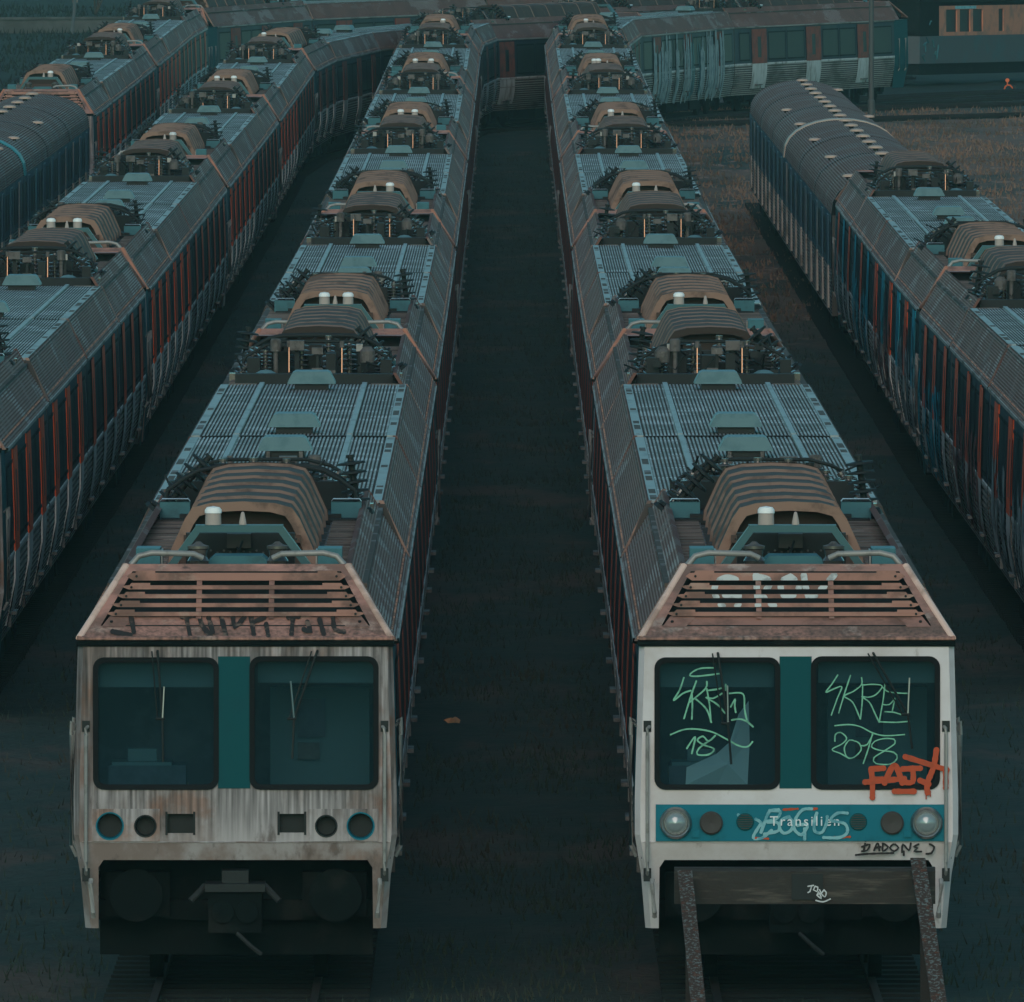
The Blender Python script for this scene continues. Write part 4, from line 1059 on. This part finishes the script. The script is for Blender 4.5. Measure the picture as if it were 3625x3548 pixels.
# ================================================================= ground
def grid(xs, ys, zf):
    mb = MB(); nx = len(xs)
    for y in ys:
        for x in xs: mb.v.append((x, y, zf(x, y)))
    for j in range(len(ys)-1):
        for i in range(nx-1):
            a = j*nx+i; mb.f.append((a, a+1, a+nx+1, a+nx)); mb.m.append(0)
    return mb
from mathutils import noise as mn
def gz(x, y): return rise(y) - .16 + .07*mn.noise(Vector((x*.9, y*.22, 0))) + .04*mn.noise(Vector((x*2.7, y*.9, 5)))
xs = [-1500,-600,-200,-80,-40] + [-30+i*.75 for i in range(81)] + [40,80,200,600,1500]
ys = [-300,-100,0,80] + [120+i*1.6 for i in range(620)] + [1150+i*60 for i in range(40)]
gm = mat('ground_cover', (.020,.021,.015), .95, 0, None, .1)
def ground_nodes(m):
    N = m.node_tree; nd = N.nodes; L = N.links; b = nd['Principled BSDF']
    geo = nd.new('ShaderNodeNewGeometry'); sp = nd.new('ShaderNodeSeparateXYZ'); L.new(geo.outputs['Position'], sp.inputs[0])
    def nz(sc, vec, lo, hi, det=6):
        mp = nd.new('ShaderNodeMapping'); mp.inputs['Scale'].default_value = vec; L.new(geo.outputs['Position'], mp.inputs['Vector'])
        n = nd.new('ShaderNodeTexNoise'); n.inputs['Scale'].default_value = sc; n.inputs['Detail'].default_value = det; n.inputs['Roughness'].default_value = .65; L.new(mp.outputs[0], n.inputs['Vector'])
        r = nd.new('ShaderNodeMapRange'); r.interpolation_type = 'SMOOTHSTEP'; r.inputs['From Min'].default_value = lo; r.inputs['From Max'].default_value = hi; L.new(n.outputs['Fac'], r.inputs['Value']); return r.outputs[0]
    def ramp(sock, a, b_):
        r = nd.new('ShaderNodeMapRange'); r.interpolation_type = 'SMOOTHSTEP'; r.inputs['From Min'].default_value = a; r.inputs['From Max'].default_value = b_; L.new(sock, r.inputs['Value']); return r.outputs[0]
    def mul(a, b_, c=None):
        m_ = nd.new('ShaderNodeMath'); m_.operation = 'MULTIPLY'; L.new(a, m_.inputs[0])
        if b_ is not None: L.new(b_, m_.inputs[1])
        else: m_.inputs[1].default_value = c
        return m_.outputs[0]
    def mix(f, A, col):
        x = nd.new('ShaderNodeMix'); x.data_type = 'RGBA'; L.new(f, x.inputs[0])
        if isinstance(A, tuple): x.inputs[6].default_value = (*A, 1)
        else: L.new(A, x.inputs[6])
        x.inputs[7].default_value = (*col, 1); return x.outputs[2]
    c = mix(nz(1.3, (1,.4,1), .42, .62), (.030,.046,.040), (.045,.052,.044))
    c = mix(mul(nz(.35, (1,.22,1), .51, .66), None, .8), c, (.10,.068,.054))
    tan = mul(mul(ramp(sp.outputs[0], 3.4, 4.6), ramp(sp.outputs[1], 395, 450)), ramp(sp.outputs[1], 730, 700))
    c = mix(mul(tan, nz(.30, (1,.12,1), .34, .56)), c, (.165,.098,.074))
    c = mix(mul(tan, nz(1.1, (1,.2,1), .56, .66)), c, (.30,.17,.125))
    c = mix(ramp(sp.outputs[0], -10.5, -13.5), c, (.018,.024,.02)); c = mix(ramp(sp.outputs[1], 728, 760), c, (.02,.026,.022))
    L.new(c, b.inputs['Base Color'])
    bp = nd.new('ShaderNodeBump'); bp.inputs['Strength'].default_value = .8; bp.inputs['Distance'].default_value = .12
    n = nd.new('ShaderNodeTexNoise'); n.inputs['Scale'].default_value = 3.5; n.inputs['Detail'].default_value = 6; L.new(geo.outputs['Position'], n.inputs['Vector']); L.new(n.outputs['Fac'], bp.inputs['Height']); L.new(bp.outputs[0], b.inputs['Normal'])
ground_nodes(gm)
g = grid(xs, ys, gz).build('ground', gm, None, True); tag(g, kind='structure')

# grass: uncountable blades
def blades(name, n, region, h, w, m, label):
    rnd = random.Random(name); mb = MB()
    for i in range(n):
        x, y = region(rnd)
        if mn.noise(Vector((x*.5, y*.12, 9))) < rnd.uniform(-.5,.25): continue
        z = gz(x, y)-.02; hh = h*rnd.uniform(.4,1.2); a = rnd.uniform(0,6.28); dx, dy = math.cos(a)*w, math.sin(a)*w; lx, ly = rnd.uniform(-.5,.5)*hh, rnd.uniform(-.5,.5)*hh
        b = len(mb.v); mb.v += [(x-dx,y-dy,z),(x+dx,y+dy,z),(x+lx,y+ly,z+hh)]; mb.f.append((b,b+1,b+2)); mb.m.append(0)
    o = mb.build(name, m); tag(o, label, 'grass', kind='stuff'); return o
gmat = mat('grass_blade', (.028,.040,.030), .9, 0, [((.05,.042,.032), .25, (1,.3,1), .5, .68, .8)], .1)
dmat = mat('dry_grass_blade', (.19,.115,.082), .9, 0, [((.07,.05,.038), .25, (1,.3,1), .45, .62, .8)], .1)
def gaps(r):
    k = r.random()
    if k < .45: return (r.uniform(-1.1,1.2), 168+470*r.random()**1.5)
    if k < .65: return (r.uniform(-6.4,-3.8), 168+400*r.random()**1.5)
    if k < .85: return (r.uniform(3.9,6.6), 168+300*r.random()**1.3)
    return (r.uniform(-5,5.), r.uniform(160,174))
blades('green_grass', 46000, gaps, .14, .012, gmat, 'dark low grass growing between the parked trains')
blades('dry_grass', 42000, lambda r: (r.uniform(4.2,24), r.uniform(432,722)), .17, .035, dmat, 'dry brown grass in the open yard at right')
blades('scrub_grass', 22000, lambda r: (r.uniform(-34,-12.5), r.uniform(520,1060)), .35, .05, M['leaf'], 'dark scrub covering the slope at the top left')

# tracks
def track(pts, name='railway_track'):
    mb = MB(); path = []
    for (xa, ya), (xb, yb) in zip(pts, pts[1:]):
        L = math.hypot(xb-xa, yb-ya); n = max(1, int(L/6))
        for k in range(n): t = k/n; path.append((xa+(xb-xa)*t, ya+(yb-ya)*t))
    path.append(pts[-1]); n = len(path); R_ = []
    for k, p in enumerate(path):
        a = path[max(k-1,0)]; c = path[min(k+1,n-1)]; dx, dy = c[0]-a[0], c[1]-a[1]; l = math.hypot(dx, dy); R_.append((dy/l, -dx/l))
    for s in (-.72, .72):
        for k in range(n-1):
            for w, z0, z1 in ((.035,-.06,.0),):
                q = []
                for kk in (k, k+1):
                    x, y = path[kk]; nx, ny = R_[kk]; z = rise(y)
                    q.append([(x+nx*(s-w), y+ny*(s-w), z+z0),(x+nx*(s-w), y+ny*(s-w), z+z1),(x+nx*(s+w), y+ny*(s+w), z+z1),(x+nx*(s+w), y+ny*(s+w), z+z0)])
                for i in range(3): mb.face([q[0][i],q[0][i+1],q[1][i+1],q[1][i]], 0)
    for k in range(n-1):
        (xa, ya), (xb, yb) = path[k], path[k+1]
        for t in range(8):
            f = t/8; x = xa+(xb-xa)*f; y = ya+(yb-ya)*f; z = rise(y)
            mb.box(x-1.2, x+1.2, y-.12, y+.12, z-.16, z-.065, 1)
    o = mb.build(name, [M['rail'], M['sleeper']]); tag(o, kind='structure')
def curve(X, Ds, De, heads):
    p = [(X, Ds),(X, De)]; x, y = X, De
    for h in heads: x += PITCH*math.sin(R(h)); y += PITCH*math.cos(R(h)); p.append((x, y))
    return p
track(curve(XA, 165, 658, (1.9,9,17.4,20,22))); track(curve(XB, 165, 658, (1.4,9,17.4,20,22)))
track(curve(XA-5.1, 165, 602, (1.2,3.2,8.5,16,20))); track(curve(XA-10.2, 400, 704, (9,17,22,24)))
track(curve(XR, 165, 560, ())); 
track([(4,700),(12,716),(20,728),(34,745)]); track([(6,686),(14,698),(24,712),(36,726)])

# ================================================================= buffer stop in front of the right train
bs = empty('buffer_stop', (XB, 171.6, rise(171.6)-.1)); tag(bs, 'timber buffer stop on two flaking steel posts before the right front cab', 'buffer stop')
mb = MB(); n = 14; w = 2.66/n
mb.xprism([(-.14,1.02),(.14,1.02),(.15,1.28),(.10,1.34),(-.10,1.34),(-.15,1.31)], -1.12, 1.20)
mb.build('timber_beam', M['timber'], bs)
mb = MB()
mb.box(-.08,.20,-.165,-.142,1.06,1.29,0); mb.build('tag_plate', [M['black']], bs)
mb = MB()
def zT(p): x, z = zB(p); return (x+.02, z+.22)
for i, l in enumerate([[(955,570),(985,565)],[(975,567),(965,600),(955,605)],[(995,570),(985,590),(1005,600),(1010,575),(995,570)],[(1020,590),(1030,610),(1010,615)],[(1045,590),(1030,610),(1050,630),(1058,605),(1045,590)],[(1005,620),(1030,640),(1015,600),(1005,620)],[(1000,650),(1040,658),(1080,642)]]):
    mb.ribbon([zT(p) for p in l], .012, -.168-.0005*i)
g_ = mb.build('graffiti', M['graf_white'], bs); g_['label'] = 'small white scrawl on the beam'
for (xt, zt, yt), (xb, zb_, yb), wd in (((-1.03,1.33,-.30),(-.90,-.05,-3.4),.13),((1.04,1.44,-.30),(1.22,-.05,-3.4),.135)):
    mb = MB()
    A_ = Vector((xt,yt,zt)); B_ = Vector((xb,yb,zb_)); hw = wd/2
    for (u0, u1, v0, v1) in ((-hw,hw,-.012,0),(-.012,.012,-.11,-.012),(-hw*.8,hw*.8,-.125,-.11)):
        q = []
        for P_ in (A_, B_):
            q.append([(P_.x+u0,P_.y-v0,P_.z+v0),(P_.x+u1,P_.y-v0,P_.z+v0),(P_.x+u1,P_.y-v1,P_.z+v1),(P_.x+u0,P_.y-v1,P_.z+v1)])
        for i in range(4):
            j = (i+1) % 4; mb.face([q[0][i],q[0][j],q[1][j],q[1][i]])
        mb.face(q[0]); mb.face(q[1][::-1])
    mb.build('post', M['post'], bs)
mb = MB()
for x in (-.97, 1.12): mb.box(x-.05, x+.05, .05, .13, 0, 1.02)
mb.build('back_stay', M['rail'], bs)

# ================================================================= far things
pole = empty('lamp_pole', (13.1, 704, rise(704)-.15)); tag(pole, 'tall dark steel pole standing in front of the graffitied carriages', 'pole')
mb = MB(); mb.lathe([(.13,0),(.13,.6),(.10,.65),(.075,9.5),(0,9.5)], (0,0,0), (0,0,1), 14); mb.build('shaft', M['galv'], pole)
mb = MB(); mb.tube([(0,0,9.4),(0,-.5,9.9),(0,-1.4,10)], .05, 8); mb.box(-.14,.14,-2.0,-1.3,9.93,10.05); mb.build('lamp_arm', M['galv'], pole)
# thin white stake at the top left
mk = empty('marker_post', (-21.2, 930, rise(930)-.1)); tag(mk, 'thin leaning pale marker post on the dark slope at top left', 'post')
mb = MB(); mb.tube([(0,0,0),(.12,0,1.1),(.16,0,2.3)], .09, 8, 0, [1,.9,1.1]); mb.build('stake', M['old_grey'], mk); 
mb = MB(); mb.box(.02,.30,-.03,.03,1.5,2.3); mb.build('plate', M['grey_part'], mk)
# dwarf signal
sg = empty('dwarf_signal', (19.5, 760, rise(760)-.12)); sg.scale = (.5,.5,.5); tag(sg, 'small orange ground signal with round head beside the track at right', 'signal')
mb = MB(); mb.lathe([(.16,-.04),(.16,.04),(.0,.05)], (0,0,.82), (0,-1,0), 16); mb.build('signal_head', M['signal'], sg)
mb = MB(); mb.tube([(0,0,.45),(0,0,.7)], .05, 8); mb.tube([(-.28,0,0),(-.16,0,.32),(0,0,.45),(.22,0,.42),(.46,0,.15)], .06, 8); mb.build('signal_stand', M['signal'], sg)
mb = MB(); mb.box(.42,.66,-.1,.1,.05,.42); mb.build('weight', M['black'], sg)
# old coach with a faded peach window band
oc = empty('old_coach', (13.7, 773, rise(773))); tag(oc, 'old carriage with faded peach window band and dark windows at top right', 'railway coach'); oc.rotation_euler = (0,0,-R(22)); W = 1.4
mb = MB(); mb.box(0,2.8,0,17,.75,1.85,0); mb.box(.02,2.78,.02,16.98,3.05,3.2,1); mb.build('body', [M['old_grey'], M['under']], oc)
mb = MB(); arc = [(1.4+math.cos(R(a))*1.45, 3.2+math.sin(R(a))*.62) for a in range(0,181,15)]; mb.prism(arc, -.05, 17.05); mb.build('roof', M['under'], oc)
mb = MB(); wins = [(3.0,4.25),(4.55,5.75),(6.05,7.2),(9.0,9.6),(12.4,13.8)]
edges = [.0]; mb.box(2.72,2.8,2.2,17,1.85,2.0); mb.box(2.72,2.8,2.2,17,2.9,3.05)
cur = 2.2
for a, b in wins: mb.box(2.72,2.8,cur,a,2.0,2.9); cur = b
mb.box(2.72,2.8,cur,17,2.0,2.9); mb.build('window_band', M['old_peach'], oc)
for a, b in wins:
    mb = MB(); mb.box(2.70,2.74,a,b,2.0,2.9); mb.build('window', M['glass'], oc)
mb = MB(); mb.box(2.72,2.802,0,2.2,1.85,3.05); mb.box(0,2.72,0,.05,1.85,3.05); mb.build('end_vestibule', M['under'], oc)
mb = MB()
mb.box(2.8,2.812,4.0,6.4,2.92,3.04); mb.build('painted_patch', M['graf_pale'], oc)
mb = MB(); rnd = random.Random(9)
for i in range(9):
    y = .2+rnd.random()*1.7; z = 1.1+rnd.random()*1.3
    mb.tube([(2.815,y,z),(2.815,y+rnd.uniform(-.4,.5),z+rnd.uniform(-.4,.3)),(2.815,y+rnd.uniform(0,.6),z+rnd.uniform(-.3,.3))], .035, 5)
mb.build('graffiti', M['box'], oc)
mb = MB(); mb.box(.1,2.7,.2,16.8,.3,.75); mb.build('underframe', M['under'], oc)
# litter
def litter(name, X, D, size, m, label, seed):
    rnd = random.Random(seed); mb = MB(); n = 9
    c = (0,0,size*.35)
    P_ = [(math.cos(6.283*i/n)*size*rnd.uniform(.5,1.2), math.sin(6.283*i/n)*size*2.2*rnd.uniform(.5,1.2), size*rnd.uniform(-.05,.3)) for i in range(n)]
    Q_ = [(p[0]*.5, p[1]*.5, size*rnd.uniform(.25,.7)) for p in P_]
    for i in range(n):
        j = (i+1) % n; mb.face([P_[i],P_[j],Q_[j],Q_[i]]); mb.face([Q_[i],Q_[j],c])
    o = mb.build(name, m, None, False, (X, D, gz(X, D)+.01)); tag(o, label, 'litter')
litter('crumpled_rag', -.70, 233, .13, M['rag'], 'crumpled tan rag lying in the aisle by the left train', 1)
litter('plastic_scrap', 4.70, 288, .16, M['litter'], 'pale plastic scrap on the ground right of the centre trains', 2)
litter('cloth_scrap', -4.55, 207, .12, M['litter'], 'grey cloth scrap on the ground left of the front left cab', 3)
# long low wall at the top left
lw = empty('retaining_wall', (-38, 925, rise(925))); tag(lw, 'long low grey concrete wall crossing the slope at top left', 'wall'); lw.rotation_euler = (0,0,R(40))
mb = MB(); mb.box(0,70,0,.3,-.6,.55,0); mb.build('wall_face', M['concrete'], lw)
mb = MB(); mb.box(-.1,70.1,-.08,.38,.552,.67,0); mb.build('coping', M['concrete'], lw)
# distant white-roofed shed behind the curve
sh = empty('storage_shed', (4.6, 860, rise(860))); tag(sh, 'low shed with a pale flat roof behind the curving trains', 'shed'); sh.rotation_euler = (0,0,-R(55))
mb = MB(); mb.box(0,.3,0,14,0,3.3,0); mb.box(.3,6,0,.3,0,3.3,0); mb.box(.3,6,13.7,14,0,3.3,0); mb.box(5.7,6,.3,13.7,0,3.3,0); mb.build('shed_wall', M['concrete'], sh)
mb = MB(); mb.xprism([(-.4,3.3),(14.4,3.3),(14.4,3.42),(-.4,3.42)], -.4, 6.4); mb.build('shed_roof', M['pipe'], sh)
# shrubs along the top
def shrub(X, D, h, w, label, seed):
    rnd = random.Random(seed); o = empty('shrub', (X, D, rise(D)-.1)); tag(o, label, 'shrub', 'shrubs along the far edge of the yard')
    mb = MB(); stems = []
    for i in range(6):
        a = rnd.uniform(0,6.28); e = Vector((math.cos(a)*w*.5*rnd.random(), math.sin(a)*w*.5*rnd.random(), h*rnd.uniform(.6,.9))); stems.append(e)
        mb.tube([(0,0,0), tuple(e*.5+Vector((rnd.uniform(-.2,.2),0,.1))), tuple(e)], .06, 6, 0, [1,.6,.25])
    mb.build('trunk', M['bark'], o)
    mb = MB()
    cl = [(e + Vector((rnd.gauss(0,.3*w),rnd.gauss(0,.3*w),rnd.gauss(0,.12*h)))) for e in stems*3]
    for c in cl:
        r = rnd.uniform(.35,.75)
        for k in range(90):
            p = c + Vector((rnd.gauss(0,r*.5),rnd.gauss(0,r*.5),rnd.gauss(0,r*.42))); s_ = rnd.uniform(.06,.13)
            u = Vector((rnd.uniform(-1,1),rnd.uniform(-1,1),rnd.uniform(-1,1))).normalized()*s_; v = Vector((rnd.uniform(-1,1),rnd.uniform(-1,1),rnd.uniform(-1,1))).normalized()*s_
            if p.z < .05: p.z = .05
            mb.face([tuple(p-u), tuple(p+v), tuple(p+u)])
    mb.build('crown', M['leaf'], o)
SH = [(-27.5,1010,2.6,2.4,'dark shrub at the far left corner of the slope'),(-22,1020,2.2,2.0,'dark shrub just right of the far left corner one'),(-15.5,1000,3.0,2.6,'tall dark shrub above the top left train'),
 (-9.5,985,2.6,2.6,'wide dark shrub above the second train from left'),(-3.2,975,2.8,2.2,'dark shrub above the left centre train'),(2.4,990,3.1,2.6,'dark shrub above the right centre train'),
 (8.6,1000,3.2,2.8,'dark shrub above the bend of the right centre train'),(14.2,960,3.6,2.8,'tall dark shrub behind the tall pole'),(19.6,930,3.6,3.0,'dark shrub above the peach banded coach'),(24.5,940,3.6,3.0,'dark shrub at the far right top corner')]
for i, a in enumerate(SH): shrub(*a[:4], a[4], 40+i)

# ================================================================= light, camera
SUN_EL, SUN_AZ = 22, 185       # from behind the camera, a little to the left
w = bpy.data.worlds.new('World'); scene.world = w; w.use_nodes = True
nd = w.node_tree.nodes; L = w.node_tree.links; bg = nd['Background']
sky = nd.new('ShaderNodeTexSky'); sky.sky_type = 'NISHITA'; sky.sun_disc = False; sky.sun_elevation = R(SUN_EL); sky.sun_rotation = R(SUN_AZ)
tint = nd.new('ShaderNodeMix'); tint.data_type = 'RGBA'; tint.blend_type = 'MULTIPLY'; tint.inputs[0].default_value = 1; tint.inputs[7].default_value = (.47,.93,.88,1)
L.new(sky.outputs[0], tint.inputs[6]); L.new(tint.outputs[2], bg.inputs['Color']); bg.inputs['Strength'].default_value = .13
sd = bpy.data.lights.new('sun', 'SUN'); sd.energy = 1.0; sd.angle = R(35); sd.color = (1,.62,.62)
so = bpy.data.objects.new('sun', sd); COL.objects.link(so)
az = R(SUN_AZ); el = R(SUN_EL); to_sun = Vector((math.sin(az)*math.cos(el), math.cos(az)*math.cos(el), math.sin(el)))
so.rotation_euler = (-to_sun).to_track_quat('-Z', 'Y').to_euler(); so.location = (0, 0, 60)
cd = bpy.data.cameras.new('camera'); cam = bpy.data.objects.new('camera', cd); COL.objects.link(cam); scene.camera = cam
cam.location = (0, 0, 10.0); cam.rotation_euler = (R(90)-math.atan(1175/36667), 0, 0)
cd.sensor_width = 36; cd.lens = 36667/1945*36; cd.clip_start = 1; cd.clip_end = 6000
scene.view_settings.view_transform = 'Standard'; scene.view_settings.look = 'None'; scene.view_settings.exposure = .25; scene.view_settings.gamma = 1

# thin volume over the whole yard, added to lift the blacks
HAZE = .00010
mb = MB(); mb.box(-1400, 1400, -200, 3300, -3, 30); hz = mb.build('black_lift_haze', []); hz.data.materials.clear()
hm = bpy.data.materials.new('black_lift_air'); hm.use_nodes = True; n_ = hm.node_tree.nodes; n_.remove(n_['Principled BSDF'])
pv = n_.new('ShaderNodeVolumePrincipled'); pv.inputs['Color'].default_value = (.50,.88,.86,1); pv.inputs['Density'].default_value = HAZE; pv.inputs['Anisotropy'].default_value = 0
hm.node_tree.links.new(pv.outputs[0], n_['Material Output'].inputs['Volume']); hz.data.materials.append(hm); tag(hz, kind='stuff')
scene.cycles.volume_bounces = 0
